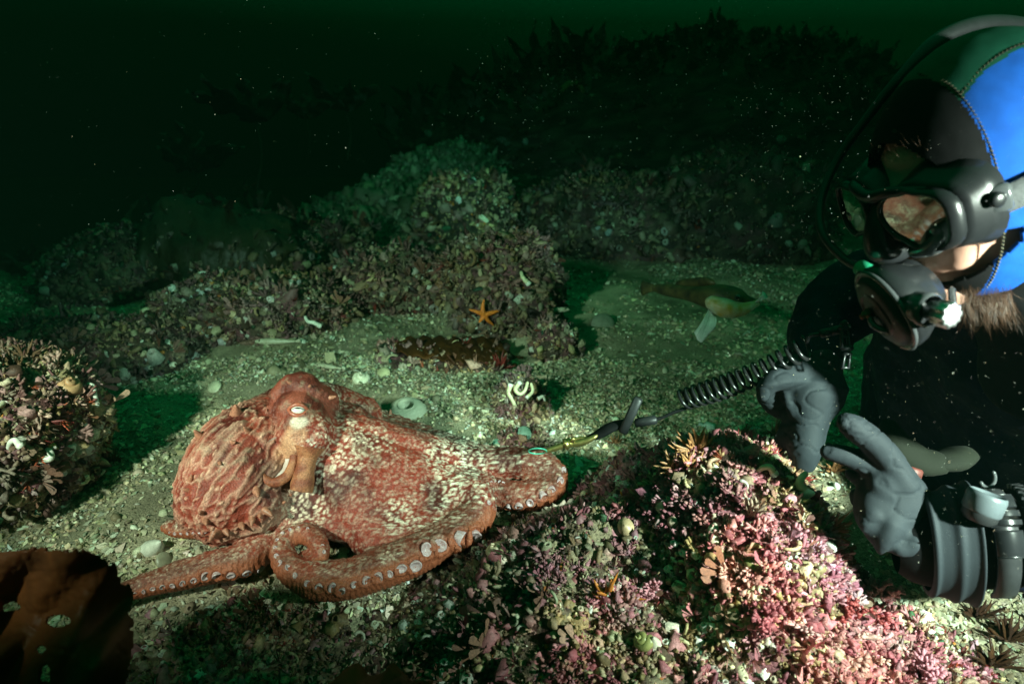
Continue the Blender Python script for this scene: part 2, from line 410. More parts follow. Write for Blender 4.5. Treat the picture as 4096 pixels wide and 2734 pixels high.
def rock(cen, rad, seed, label, n=70, amp=.16, power=2.6, rz=0., pink=.5, tilt=0.):
    V, F = cube_sphere(n); r = (np.abs(V)**power).sum(1)**(-1/power); V = V*r[:, None]*np.asarray(rad)
    c, s = math.cos(rz), math.sin(rz); R = np.array([[c, -s, 0], [s, c, 0], [0, 0, 1]])
    ct, st = math.cos(tilt), math.sin(tilt); R = R@np.array([[ct, 0, st], [0, 1, 0], [-st, 0, ct]])
    V = V@R.T+np.asarray(cen); nr = V-np.asarray(cen); nr /= np.linalg.norm(nr, axis=1)[:, None]
    m = min(rad); s = float(np.mean(rad))
    V = V+nr*(amp*s*2.0*fbm(V/s*.9, 3, seed)+amp*s*.9*fbm(V/s*3.2, 3, seed+5))[:, None]
    f1, f2, _ = worley(V/s*3.5, seed+8); V = V-nr*(sstep(.12, .0, f2-f1)*.05*s)[:, None]
    V = V+nr*(.010*fbm(V*32, 3, seed+2)+.004*fbm(V*90, 2, seed+3))[:, None]
    me = mesh_np('reef_rock', V, F, M_rock, tint=crust_tint(V, nr, seed, pink)*(1. if cen[1] < 1.6 else (.55 if cen[1] < 3 else .25)))  # farther rocks tinted darker, so weaker light there is part of the colour
    o = obj('reef_rock', me, label=label, category='rock'); ROCKS.append((o, me, s)); return o, me, s

# the big encrusted rock in the foreground: a height field with its own steep flanks
def front_h(x, y):
    Q = np.stack([x, y, np.zeros_like(x)], 1)
    wob = .035*fbm(Q*4, 3, 40); xx = x+wob; yy = y+.03*fbm(Q*4, 3, 44)
    def bump(cx, cy, rx, ry, h, k=2.2, rot=0):
        c, s = math.cos(rot), math.sin(rot); u = (xx-cx)*c+(yy-cy)*s; v = -(xx-cx)*s+(yy-cy)*c
        d = (np.abs(u/rx)**k+np.abs(v/ry)**k)**(1/k); return h*(1-sstep(.25, 1.05, d))
    h = bump(.345, .80, .245, .31, .235, 2.4)                       # crown by the gloves
    h = np.maximum(h, bump(.31, .60, .42, .30, .125, 2.8))          # lower front
    h = np.maximum(h, bump(.30, .98, .24, .17, .120, 2.5))         # shoulder running back towards the clip
    h = np.maximum(h, bump(-.10, .56, .70, .34, .034, 3.2))        # low shelf under the arms
    h = np.maximum(h, bump(.02, .80, .20, .16, .022, 2.6)); h = np.maximum(h, bump(.20, .75, .42, .31, .150, 2.0))
    return h
x = np.arange(-.75, .80, .0038); y = np.arange(.36, 1.28, .0038)
X, Y = np.meshgrid(x, y); xf, yf = X.ravel(), Y.ravel(); h = front_h(xf, yf)
zg = seabed_z(xf, yf); Q = np.stack([xf, yf, h], 1)
m = sstep(.0, .03, h)
z = zg-.014+h*1.0+m*(.004+(.008+.07*h)*fbm(Q*7, 4, 50)+(.009+.04*h)*fbm(Q*22, 3, 51)+.0035*fbm(Q*80, 2, 52))
f1, f2, cid = worley(Q*np.array([13, 13, 9]), 53); z = z-m*(.006+.045*h)*sstep(.16, 0, f2-f1)
I = np.arange(len(x)*len(y)).reshape(len(y), len(x)); F = np.stack([I[:-1, :-1], I[:-1, 1:], I[1:, 1:], I[1:, :-1]], -1).reshape(-1, 4)
keep = (h[F] > .002).any(1); F = F[keep]
u_, inv = np.unique(F, return_inverse=True); F = inv.reshape(F.shape); V = np.stack([xf, yf, z], 1)[u_]
front_me = mesh_np('reef_rock', V, F, M_rock, tint=crust_tint(V, None, 60, .75))
front_o = obj('reef_rock', front_me, label='big foreground rock thickly crusted with pink coralline algae, below both gloves', category='rock')
# ------------------------------------------------------------------ small growth shapes (unit size)
def p_nubbin(seed, seg=5, prof=None):
    r = np.random.default_rng(seed); V, F = lathe(prof or [(.46, -.25), (.48+.1*r.random(), .40), (.24, .95)], seg); V = np.vstack([V, [[0, 0, (prof or [(0, .95)])[-1][1]+.1]]]); b_ = len(V)-1-seg; F = np.vstack([F, [[b_+i, b_+(i+1) % seg, len(V)-1] for i in range(seg)]])
    return V+r.normal(0, .15, V.shape), F
def p_stub(seed):
    r = np.random.default_rng(seed); ps = []
    for k in range(3):
        d = np.array([r.normal(0, .55), r.normal(0, .55), 1.]); d /= np.linalg.norm(d); w = .16+.08*r.random(); L = .7+.5*r.random(); R = frame(d); V = []
        for i, (rr_, z_) in enumerate(((w*1.1, -.1), (w*1.2, L*.7), (w*.7, L))):
            for j in range(3): a = j*2.094+r.normal(0, .3)+i*.5; V.append(R@np.array([rr_*math.cos(a), rr_*math.sin(a), z_]))
        F = []
        for i in range(2):
            for j in range(3): a, b = i*3+j, i*3+(j+1) % 3; F += [[a, b, b+3], [a, b+3, a+3]]
        F.append([6, 7, 8]); ps.append((np.array(V), np.array(F)))
    return join(ps)
def p_barnacle(seg=7):
    V, F = lathe([(.5, -.1), (.30, .58), (.19, .60), (.12, .15)], seg); r = np.random.default_rng(3); return V+r.normal(0, .025, V.shape), F
def p_flake(seed):
    r = np.random.default_rng(seed); n = 5+seed % 2; a = np.sort(r.random(n)*2*math.pi*.35+np.arange(n)*2*math.pi/n*1.0)
    R = .5*(.6+.5*r.random(n)); V = np.stack([R*np.cos(a)*1.15, R*np.sin(a)*.8, .10*np.cos(2*a)+r.normal(0, .03, n)], 1)
    V = np.vstack([V, [[0, 0, .16]]]); F = []
    for i in range(n): j = (i+1) % n; F += [[n, i, j]]
    return V, np.array(F)
def p_fan(seed, blades=5, wide=1.0):
    r = np.random.default_rng(seed); Vs, Fs = [], []; o = 0
    for k in range(blades):
        a = (k-(blades-1)/2)*.42*wide+r.normal(0, .1); L = .8+.35*r.random(); tw = r.normal(0, .35); d = np.array([math.sin(a), r.normal(0, .22), math.cos(a)]); s = np.array([math.cos(a), tw, -math.sin(a)])
        pts = [(.06, 0), (.07, .35), (.17, .75), (.20, 1.0), (.10, 1.08)]
        V = []
        for w, t in pts: V += [d*L*t-s*w*.8, d*L*t+s*w*.8+np.array([0, .05, 0])]
        F = [];
        for i in range(len(pts)-1): q = 2*i; F += [[q, q+1, q+3], [q, q+3, q+2]]
        V = np.array(V); V[:, 1] += .18*V[:, 2]**2*np.sign(r.normal()); Vs.append(V); Fs.append(np.array(F)+o); o += len(V)
    return np.concatenate(Vs), np.concatenate(Fs)
def p_branch(seed, n=4):
    r = np.random.default_rng(seed); parts = []
    def grow(p, d, L, w, lev):
        e = p+d*L; parts.append(tube([p, e], [w, w*.8], 4, cap=False)); 
        if lev:
            for k in range(2+(r.random() < .4)):
                dd = d+r.normal(0, .48, 3); dd /= np.linalg.norm(dd); grow(e, dd, L*.8, w*.82, lev-1)
    for k in range(2): d = np.array([r.normal(0, .3), r.normal(0, .3), 1]); grow(np.zeros(3), d/np.linalg.norm(d), .34, .085, 2)
    return join(parts)
def p_worm(seed, seg=6):
    r = np.random.default_rng(seed); a = np.linspace(0, 2.2+2.2*r.random(), 6); R = .32
    p = np.stack([R*np.cos(a), R*np.sin(a), .05+.10*np.arange(6)*(.4+.6*r.random())], 1)-[.2, 0, 0]; return tube(p, np.linspace(.075, .13, 6), 5, cap=False)
def p_ring(seg=7): return lathe([(.30, 0), (.34, .55), (.24, .62), (.22, .3)], seg)
def p_pebble(seed):
    r = np.random.default_rng(seed); V, F = sphere((0, 0, 0), (.5, .42, .30), 5, 3); return V+r.normal(0, .04, V.shape), F
def p_feather(seed):
    r = np.random.default_rng(seed); Vs, Fs = [], []; o = 0
    for k in range(7):
        a = r.random()*6.28; lean = .15+.75*r.random(); d = np.array([math.cos(a)*lean, math.sin(a)*lean, 1]); d /= np.linalg.norm(d); L = .7+.5*r.random(); s = np.cross(d, [0.3, .2, 1]); s /= np.linalg.norm(s)
        V = np.array([-s*.03, s*.03, d*L*.5-s*.05, d*L*.5+s*.05, d*L+np.array([0, 0, -.08*L])]); Vs.append(V); Fs.append(np.array([[0, 1, 3], [0, 3, 2], [2, 3, 4]])+o); o += 5
    return np.concatenate(Vs), np.concatenate(Fs)
NUB = [p_nubbin(i) for i in range(4)]; STUB = [p_stub(i) for i in range(6)]; NUBS = [p_nubbin(i, 4, [(.5, -.1), (.34, .7)]) for i in range(3)]; BARN = [p_barnacle()]; FLAKE = [p_flake(i) for i in range(6)]; FAN = [p_fan(i, 4+i % 3) for i in range(5)]
BRANCH = [p_branch(i) for i in range(3)]; WORM = [p_worm(i) for i in range(5)]; RING = [p_ring()]; PEB = [p_pebble(i) for i in range(4)]; FEA = [p_feather(i) for i in range(4)]
PINKD = [(.26, .12, .11), (.32, .17, .15), (.18, .075, .07), (.24, .16, .11), (.34, .22, .18)]
PINKS = PINK = [(.46, .15, .18), (.52, .22, .25), (.32, .09, .11), (.44, .18, .18), (.58, .32, .31)]
TAN = [(.34, .22, .11), (.46, .34, .19), (.24, .15, .07), (.38, .25, .16), (.50, .40, .27)]
WHITE = [(.72, .68, .60), (.60, .56, .46), (.66, .58, .48)]
DARK = [(.07, .035, .02), (.10, .07, .03), (.05, .022, .018), (.09, .028, .025)]
RED = [(.30, .035, .025), (.36, .07, .03), (.22, .03, .03)]
FANC = [(.24, .10, .055), (.30, .15, .09), (.20, .08, .05), (.36, .18, .14)]
YEL = [(.50, .42, .14), (.60, .54, .34), (.70, .66, .55)]

def mask_noise(scale, seed, lo, hi):
    return lambda c, n: .02+sstep(lo, hi, fbm(c*scale, 3, seed))
def grow_on(me, o, rock_size, n, seed, sizes=1., pink=1., xpink_shade=None, dark=1., noun='encrusting_growth', label=None, worms=1.):
    r = np.random.default_rng(seed); L = []
    def add(protos, k, mask, sz, cols, tilt=.35, embed=.1, sh=.2):
        k = int(n*k)
        if k < 1: return
        p, nn = sample_mesh(me, k, r, mask); s = np.minimum(r.lognormal(math.log(sz*sizes), .42, k), sz*sizes*2.4)
        hh = fbm(p*13, 3, seed+len(L)*7)*.75+.5+r.normal(0, .10, k); cc = np.array(cols)[(np.floor(np.clip(hh, 0, .999)*len(cols))).astype(int)]
        f = fbm(p*11, 3, seed+77); g = fbm(p*7+5, 3, seed+78)                     # growth comes in patches of its own colour
        cc = cc*(1+.45*f)[:, None]*dark; cc = cc*(.5+.5*sstep(xpink_shade-.15, xpink_shade+.28, p[:, 0]+.3*f))[:, None] if xpink_shade is not None else cc; cc = cc*np.stack([1+.25*g, 1+0*g, 1-.25*g], 1)  # growth left of the threshold darkened: shade of that flank put into the colour
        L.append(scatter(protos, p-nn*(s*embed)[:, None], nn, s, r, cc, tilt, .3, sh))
    mp_ = mask_noise(14, seed, -.05, .22); mk = mp_ if xpink_shade is None else (lambda c, n: mp_(c, n)*sstep(xpink_shade-.22, xpink_shade+.18, c[:, 0])+1e-4)
    add(NUB, .035, None, .0105, PINKS[:4]+PINKS[:4]+TAN[:2] if xpink_shade is not None else PINKD+TAN[:1]+DARK, .4, .35, .15)
    PINK = PINKS if xpink_shade is not None else PINKD
    add(STUB, .36*pink, mk, .0085, PINK, .45)
    add(STUB, .11, mask_noise(12, seed+31, -.1, .2), .0072, TAN+[(.34, .18, .12)], .6)
    add(NUB, .08*pink, mk, .0068, PINK, .45)
    add(NUB, .16, mask_noise(9, seed+1, -.1, .2), .0058, TAN+[(.34, .18, .12), (.30, .16, .09)], .5)
    add(FAN, .012 if xpink_shade is None else .022, mask_noise(11, seed+2, .08, .22), .0135, FANC+PINK[:2], .5)
    add(FEA, .085 if xpink_shade is not None else .05, mask_noise(8, seed+3, .0, .25), .011, FANC+RED+DARK, .4)
    add(FLAKE, .045, None, .0070, TAN+WHITE[1:]+DARK[:2], 1.2, -.1)
    add(BARN, .055, mask_noise(10, seed+4, .0, .2), .0095, TAN+WHITE+PINK[:1])
    add(PEB, .16, None, .0064, TAN+DARK+PINK, .6)
    add(NUBS, .24, None, .0042, TAN+DARK+DARK+PINK[:2], .7)
    add(WORM, .012*worms, None, .016, YEL+TAN, .9, 0)
    add(RING, .012*worms, None, .0075, WHITE+PINK[3:]+TAN, .6)
    add(BRANCH, .009*pink, mk if xpink_shade is not None else mask_noise(7, seed+6, .05, .2), .017, PINK+TAN[:1], .4)
    add(PEB, .006, None, .008, [(.7, .22, .04)], .5)
    add(NUB, .012, mask_noise(10, seed+8, .1, .2), .005, [(.02, .08, .04), (.05, .11, .05)])
    V, F, C = merge_scatter(L)
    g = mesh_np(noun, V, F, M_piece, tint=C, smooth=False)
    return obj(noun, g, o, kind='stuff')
grow_on(front_me, front_o, 1, 43000, 101, .96, 1.0, xpink_shade=.10)
ROCK_SPECS = [
 ((-1.005, 1.10, .125), (.20, .18, .145), 12, 'rounded crusted boulder at the left edge, studded with white worm tubes', 80, .10, 15000, 1.15, .8, .5),
 ((-.84, 2.06, .01), (.33, .20, .125), 23, 'long low crusted ledge at the back edge of the gravel, above the octopus', 80, .16, 7000, 1.6, .7, .4),
 ((-.44, 2.30, .02), (.27, .20, .145), 29, 'crusted rock between the long low ledge and the starfish boulder', 60, .16, 5000, 1.7, .7, .4),
 ((-1.12, 2.62, .05), (.34, .30, .22), 31, 'dark mound behind the low ledge, draped in brown kelp', 60, .16, 3500, 2.0, .4, .3),
 ((-1.52, 2.42, .0), (.22, .25, .19), 37, 'crusted boulder at the far left behind the ledge', 60, .16, 3500, 2.0, .4, .4),
 ((-1.22, 1.75, .0), (.33, .18, .095), 41, 'low crusted slab at the left, behind the rounded boulder', 60, .14, 4500, 1.5, .8, .4),
 ((-.04, 2.13, .06), (.20, .20, .20), 43, 'crusted boulder with the orange starfish on its front', 70, .15, 6000, 1.6, .9, .5),
 ((.02, 1.42, .01), (.062, .055, .062), 47, 'small knob of rock with curly yellow worm tubes, on the gravel', 40, .16, 900, 1.0, 1.2, .7),
 ((.025, 1.27, .0), (.05, .035, .035), 53, 'little pink crusted stone just in front of the wormy knob', 36, .16, 450, 1.0, 1.4, .8),
 ((.13, 1.82, .02), (.07, .07, .07), 59, 'small pink stone at the right foot of the starfish boulder', 40, .16, 900, 1.3, 1.3, .8),
 ((-.20, 1.76, .0), (.20, .12, .020), 61, 'flat dark stone half covered by a brown kelp blade, amid the gravel', 50, .14, 900, 1.4, .8, .4),
 ((-.24, 3.30, .07), (.25, .24, .24), 67, 'rounded boulder in the background above the starfish boulder', 60, .13, 4500, 2.3, .5, .4),
 ((-.80, 2.85, .03), (.20, .14, .11), 71, 'worm crusted rock at the foot of the pale gravel ridge', 50, .15, 3000, 2.3, .4, .3),
 ((.45, 3.15, .05), (.40, .33, .24), 73, 'dim crusted boulder right of the background boulder', 60, .16, 3500, 2.6, .4, .3),
 ((1.05, 3.20, .05), (.42, .38, .30), 79, 'dim boulder in the shade beyond the brown fish', 60, .16, 3000, 2.6, .4, .3),
 ((1.60, 5.70, .0), (1.8, 1.1, .58), 83, 'broad dark reef mound topped with kelp, far behind the diver', 70, .16, 2500, 4.5, .4, .2),
 ((-.1, 5.8, .1), (.9, .6, .30), 89, 'low dark reef hump in the far middle', 50, .16, 1200, 4.5, .4, .2),
]
for cen, rad, sd, lab, n, amp, cnt, sz, pk, pink in ROCK_SPECS:
    cen = list(cen); cen[2] += float(seabed_z(np.array([cen[0]]), np.array([cen[1]]))[0])
    n = int(n*(.8 if cen[1] < 2.5 else .6)); cnt = int(cnt*.62); sz *= 1.12; o, me, s = rock(cen, rad, sd, lab, n, amp, pink=pink); grow_on(me, o, s, cnt, sd, sz, pk, dark=.28 if cen[1] > 3 and cen[0] > .3 or cen[1] > 5 else (.45 if sd in (31, 37, 41) else (.85 if sd == 67 else (.62 if cen[1] > 1.9 else 1.))))  # growth on back rocks dimmed through colour, imitating the fading light

# ------------------------------------------------------------------ gravel of broken shell over the sand (nobody could count it)
def gravel(n, ylo, yhi, xh, size, seed, dens=None):
    r = np.random.default_rng(seed); x = r.uniform(-xh, xh, n*2); y = r.uniform(ylo, yhi, n*2)
    Q = np.stack([x, y, 0*x], 1); k = r.random(n*2) < .45+.9*fbm(Q*6, 3, seed); x, y = x[k][:n], y[k][:n]
    hf = front_h(x, y); k = hf < .014; x, y = x[k], y[k]; m = len(x)
    e = .01; z = seabed_z(x, y); nn = np.stack([-(seabed_z(x+e, y)-z)/e, -(seabed_z(x, y+e)-z)/e, np.ones(m)], 1); nn /= np.linalg.norm(nn, axis=1)[:, None]
    z = z+.006*fbm(np.stack([x, y, z], 1)*28, 3, 11)
    s = r.lognormal(math.log(size), .42, m)
    cols = [(.70, .60, .42), (.60, .48, .31), (.48, .38, .25), (.78, .72, .58), (.54, .38, .27), (.34, .26, .16), (.66, .48, .37), (.42, .37, .28), (.22, .15, .09)]
    dk = sstep(-.25, .30, fbm(np.stack([x, y, 0*x], 1)*3.1, 4, 61)); cc = np.array(cols)[r.integers(0, len(cols), m)]*(.50+.50*dk)[:, None]*(1+.25*fbm(np.stack([x, y, 0*x], 1)*14, 2, 63))[:, None]
    cc = np.minimum(cc*(1.3-.75*sstep(2.1, 3.2, y))[:, None], .85); cc = cc*np.where((dk < .5)[:, None], [.92, 1.0, .95], 1.)  # near bits brightened and distant ones dimmed: light falloff carried by the colour
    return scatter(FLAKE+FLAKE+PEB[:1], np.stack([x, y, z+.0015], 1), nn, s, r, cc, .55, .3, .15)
g1 = gravel(66000, .5, 1.75, 1.15, .0088, 5); g2 = gravel(28000, 1.6, 3.0, 2.0, .0115, 6); g3 = gravel(12000, 2.9, 5.2, 2.2, .020, 8)
V, F, C = merge_scatter([g1, g2, g3])
obj('shell_gravel', mesh_np('shell_gravel', V, F, M_gravel, tint=C, smooth=False), kind='stuff', label='loose gravel of broken shell bits over the sand')

# rubble on the pale gravel ridge in the background
r = np.random.default_rng(77)
pp, nn_ = sample_mesh(seabed, 5500, r, lambda c, n: 1e-9+np.exp(-(((c[:, 0]+1.02)-(c[:, 1]-3.0)*.36)/.30)**2)*sstep(2.6, 3.0, c[:, 1])*sstep(5.2, 4.4, c[:, 1])*(.2+sstep(-.1, .2, fbm(c*6, 3, 12))))
V, F, C = scatter(NUB+PEB+BARN, pp, nn_, r.lognormal(math.log(.026), .4, 5500), r, [(.22, .19, .13), (.16, .14, .10), (.11, .09, .06), (.30, .27, .20)], .6)
obj('ridge_rubble', mesh_np('ridge_rubble', V, F, M_piece, tint=C, smooth=False), kind='stuff', label='coarse pale rubble on the ridge in the background')
# ------------------------------------------------------------------ octopus
octo = thing('octopus', 'large red and cream octopus spread over the gravel with its arms curled towards the camera', 'octopus', P(1250, 2050, 0))
def PC(L, dz=0.): return [(P(a, b, c), r) for a, b, c, r in L]
HEAD = P(1235, 1735, .165)
parts = []
# mantle: a sac leaning to the lower left
mp = [P(1120, 1700, .165), P(1010, 1800, .150), P(950, 1900, .128), P(915, 1980, .105), P(880, 2040, .080)]
for c, r in zip(catmull(mp, 4), catmull([[.062]*3, [.084]*3, [.090]*3, [.080]*3, [.050]*3], 4)[:, 0]):
    parts.append(sphere(c, (r, r, r*.95), 28, 18))
parts.append(chain(PC([(1150, 1640, .17, .05), (1010, 1720, .16, .05), (900, 1800, .15, .04), (830, 1900, .12, .035)]), 4, 18))
parts.append(chain(PC([(1020, 2000, .10, .06), (930, 2050, .085, .05), (860, 2085, .07, .035)]), 4, 18))
# head, eye mounds, brow
parts.append(sphere(P(1215, 1730, .165), (.072, .060, .078), 24, 16)); parts.append(sphere(P(1190, 1640, .205), (.046, .045, .045), 24, 16))
parts.append(chain(PC([(1110, 1640, .20, .030), (1060, 1660, .19, .032), (1000, 1690, .18, .034)]), 4, 16)); parts.append(chain(PC([(1240, 1590, .215, .03), (1330, 1610, .175, .036), (1450, 1665, .13, .04)]), 4, 16))
parts.append(chain(PC([(1190, 1575, .235, .034), (1205, 1640, .222, .037), (1225, 1740, .19, .05)]), 4, 20))
parts.append(sphere(P(1187, 1628, .232), (.037, .033, .029), 24, 16))
parts.append(chain(PC([(1120, 1590, .238, .020), (1160, 1556, .25, .024), (1205, 1548, .255, .027), (1250, 1575, .243, .024), (1300, 1610, .215, .026)]), 4, 18)); parts.append(sphere(P(1200, 1660, .205), (.055, .05, .045), 24, 16))
parts.append(chain(PC([(1215, 1700, .195, .045), (1300, 1690, .165, .045), (1400, 1720, .14, .05)]), 4, 18))
# web: many limbs fanning out from under the head to the arms' roots
web_edge = [(1010, 2150, .045), (1100, 2150, .05), (1180, 2110, .06), (1260, 2105, .062), (1330, 2120, .055), (1420, 2140, .050), (1520, 2180, .046), (1640, 2160, .05), (1740, 2110, .056), (1830, 2060, .06),
            (1900, 2000, .068), (1950, 1945, .07), (1930, 1900, .068), (2000, 1870, .074), (2060, 1850, .072), (2010, 1825, .06), (1900, 1800, .05), (1800, 1765, .04), (1680, 1720, .038), (1560, 1680, .04), (1450, 1640, .05), (1340, 1600, .08)]
we = catmull([P(*q) for q in web_edge], 4)
for k, e in enumerate(we):
    a = HEAD; d = e-a; L = np.linalg.norm(d[:2]); rise = np.array([0, 0, 1.])
    pts = [a-np.array([0, 0, .01]), a+d*.25+rise*.000, a+d*.5-rise*.006, a+d*.75-rise*.010, e]
    parts.append(chain(list(zip(pts, [.060, .046, .036, .026, .017])), 3, 10))
# body core so nothing is hollow
parts.append(sphere(P(1300, 1900, .08), (.12, .10, .07), 24, 14)); parts.append(sphere(P(1500, 1950, .05), (.13, .09, .05), 24, 14))
ARM = {}
def arm(key, L, seg=18, n=6): ARM[key] = PC(L); parts.append(chain(ARM[key], n, seg, flat=.92))
arm('right', [(1600, 1890, .075, .030), (1800, 1860, .078, .030), (1980, 1850, .082, .030), (2100, 1850, .085, .032), (2182, 1872, .078, .031), (2212, 1925, .062, .029), (2165, 1968, .050, .0285), (2080, 1982, .045, .0275), (1990, 1968, .048, .025), (1915, 1940, .055, .021)])
arm('front', [(1640, 1950, .07, .035), (1800, 1960, .075, .033), (1900, 1985, .075, .031), (1905, 2060, .060, .032), (1830, 2120, .050, .032), (1730, 2180, .045, .032), (1620, 2235, .042, .032), (1500, 2280, .040, .032), (1380, 2315, .038, .031), (1275, 2320, .038, .030), (1190, 2292, .044, .025), (1138, 2240, .054, .0205), (1130, 2180, .062, .0185), (1172, 2140, .068, .0178), (1232, 2136, .070, .017), (1276, 2175, .068, .0155), (1284, 2225, .060, .0125), (1248, 2242, .052, .0100), (1215, 2218, .050, .0085)])
arm('left', [(1330, 2000, .055, .035), (1170, 2090, .046, .030), (1065, 2175, .040, .030), (960, 2240, .036, .028), (840, 2270, .031, .0265), (720, 2300, .028, .0235), (610, 2330, .025, .020), (520, 2358, .022, .017), (430, 2390, .020, .014)])
arm('tucked', [(980, 2080, .04, .03), (860, 2095, .034, .026), (760, 2105, .030, .022), (700, 2110, .027, .016), (668, 2108, .024, .011)])
arm('back', [(1500, 1740, .05, .028), (1680, 1755, .038, .022), (1800, 1775, .032, .017), (1890, 1795, .028, .012), (1950, 1802, .025, .007)])
arm('under', [(1200, 2060, .05, .03), (1350, 2090, .045, .028), (1480, 2170, .040, .026), (1560, 2230, .036, .02)])
skin = organic('body', parts, .0026, 8, M_octo)
V = V3(skin); N = N3(skin)
ax, ay = to_px(V)                                                  # only used to look up which region of the animal a point belongs to
# distance to arm axes
def axis_pts(keys): return np.concatenate([catmull([q[0] for q in ARM[k]], 10) for k in keys])
AP = {k: (catmull([q[0] for q in ARM[k]], 10), catmull([[q[1]]*3 for q in ARM[k]], 10)[:, 0]) for k in ARM}
def near_axis(V, keys, start=0.):
    best = np.full(len(V), 9.); tt = np.zeros(len(V)); ce = np.zeros_like(V)
    for k in keys:
        p, r = AP[k]; kd = KDTree(len(p))
        for i, q in enumerate(p): kd.insert(Vector(q), i)
        kd.balance()
        for i, v in enumerate(V):
            co, j, d = kd.find(v)
            d = d/r[j]
            if j/len(p) >= start and d < best[i]: best[i] = d; tt[i] = j/len(p); ce[i] = p[j]
    return best, tt, ce
dr, tr, cer = near_axis(V, ['right'], .32); df, tf, cef = near_axis(V, ['front'], .15); dl, tl, cel = near_axis(V, ['left', 'tucked'], .12)
isarm = np.clip(np.maximum.reduce([sstep(1.5, 1.05, dr), sstep(1.5, 1.05, df), sstep(1.5, 1.05, dl)]), 0, 1)
ce = np.where((dr < df)[:, None], cer, cef); ce = np.where((dl < np.minimum(dr, df))[:, None], cel, ce)
out = V-ce; out /= np.linalg.norm(out, axis=1)[:, None]+1e-9
# the oral side of an arm looks down and outwards from the head
away = V-HEAD; away[:, 2] = 0; away /= np.linalg.norm(away, axis=1)[:, None]+1e-9
oral = isarm*sstep(-.15, .45, -out[:, 2]*.55+(out*away).sum(1)*.75)
mc = np.array([P(1120, 1700, .165), P(880, 2040, .080)]); axd = mc[1]-mc[0]; ml = np.linalg.norm(axd); axd /= ml
mt = ((V-mc[0])@axd)/ml; mdist = np.linalg.norm(V-mc[0]-np.outer(np.clip(mt, 0, 1)*ml, axd), axis=1)
mantle = sstep(.125, .105, mdist)*sstep(-.12, .08, mt)*(1-isarm)
side = (V-HEAD)@np.array([1., .1, 0]); mantle = mantle*sstep(.00, -.04, side)
headm = sstep(.075, .045, np.linalg.norm(V-P(1200, 1600, .235), axis=1))
# papillae and folds: real displacement
Rr = V-HEAD; rad = np.linalg.norm(Rr[:, :2], axis=1); ang = np.arctan2(Rr[:, 1], Rr[:, 0])
Qw = np.stack([rad*95*(1-.25*sstep(.1, .4, rad)), ang*np.maximum(rad, .06)*215, V[:, 2]*90], 1)
f1w, f2w, idw = worley(Qw+.5*fbm(V*40, 2, 3)[:, None], 71)
u1 = np.cross(axd, [0, 0, 1.]); u1 /= np.linalg.norm(u1); u2 = np.cross(u1, axd)
Qm = np.stack([V@axd*34, V@u1*150, V@u2*150], 1)+.9*fbm(V*22, 3, 9)[:, None]
f1m, f2m, idm = worley(Qm, 72)
f1a, f2a, ida = worley(V*210, 73)
bw = sstep(.62, .12, f1w)*(.35+.65*idw); bm = sstep(.60, .08, f1m)*(.3+.7*idm); ba = sstep(.6, .1, f1a)
webm = np.clip(1-isarm*.8-mantle-headm*.8, 0, 1)
amp_w = .0044*(.35+.65*sstep(.12, .34, rad)+.3*fbm(V*12, 2, 15)); amp_w = np.clip(amp_w, .0006, .006)
disp = webm*bw*amp_w+mantle*bm*.0045+isarm*(1-oral)*ba*.0016+headm*.0015*bm
disp += (.0026*fbm(V*55, 3, 31)*(1-oral*.6)+.0055*fbm(V*17, 2, 33)*mantle)
rg = (1-np.abs(fbm(Qm*np.array([.20, .62, .62]), 2, 35))*3.0).clip(0, 1); disp += mantle*.0034*rg
V2 = V+N*disp[:, None]
# wrinkles round the arms
V2 += N*(isarm*oral*.0009*np.sin(Rr[:, 0]*900+fbm(V*40, 2, 5)*5))[:, None]
setV(skin, V2); 
# pigmentation
n = len(V)
base = lerp3(np.array([.26, .030, .016]), (.065, .008, .005), sstep(-.25, .35, fbm(V*16, 4, 81)))
cream = np.array([.86, .64, .50])
f1b, f2b, idb = worley(V*np.array([150, 170, 150])+1.1*fbm(V*70, 3, 87)[:, None], 85)
net = sstep(.62, .25, f1b)*(.35+.65*idb)                                        # cream islands in a red net
pale = sstep(-.10, .26, fbm(V*11, 3, 83))
cw = lerp3(base, cream, np.clip(net*(.34+.9*pale), 0, 1)*sstep(.03, .09, rad)*.95)
cw = lerp3(cw, (.88, .78, .62), sstep(.30, .70, bw)*sstep(.12, .28, rad)*(.5+.5*pale))
cw = lerp3(cw, (.035, .014, .010), sstep(.20, .34, rad)*(1-bw)*.75*sstep(-.3, .2, fbm(V*9, 2, 90)))
cm = lerp3(lerp3(np.array([.25, .038, .022]), (.085, .010, .007), sstep(-.2, .3, fbm(V*13, 3, 92))), (.66, .36, .26), sstep(.3, .8, bm)*.7)
cm = lerp3(cm, (.68, .38, .28), rg**2*.55); cm = lerp3(cm, (.72, .50, .38), sstep(.3, -.05, (V2-mc[0])@u2*10)*sstep(-.1, .3, fbm(V*10, 2, 94))*.45)
C = cw*(1-mantle[:, None])+cm*mantle[:, None]
hc = lerp3(np.array([.24, .055, .035]), (.10, .018, .012), sstep(-.2, .3, fbm(V*30, 3, 95)))
C = C*(1-headm[:, None])+hc*headm[:, None]
aw = lerp3(np.array([.25, .060, .032]), (.62, .42, .32), sstep(.3, .9, ba)*.5*(1-oral)); aw = lerp3(aw, (.35, .092, .045), oral*.9)
k = isarm*np.clip(.35+oral, 0, 1); C = C*(1-k[:, None])+aw*k[:, None]
sb = bvh_of(skin)
def near_px(pts):                                                  # distance to a line drawn on the skin
    qs = [hit(sb, a, b)[0] for a, b in pts]; qs = catmull([q for q in qs if q is not None], 6); return np.min([np.linalg.norm(V-q, axis=1) for q in qs], axis=0)
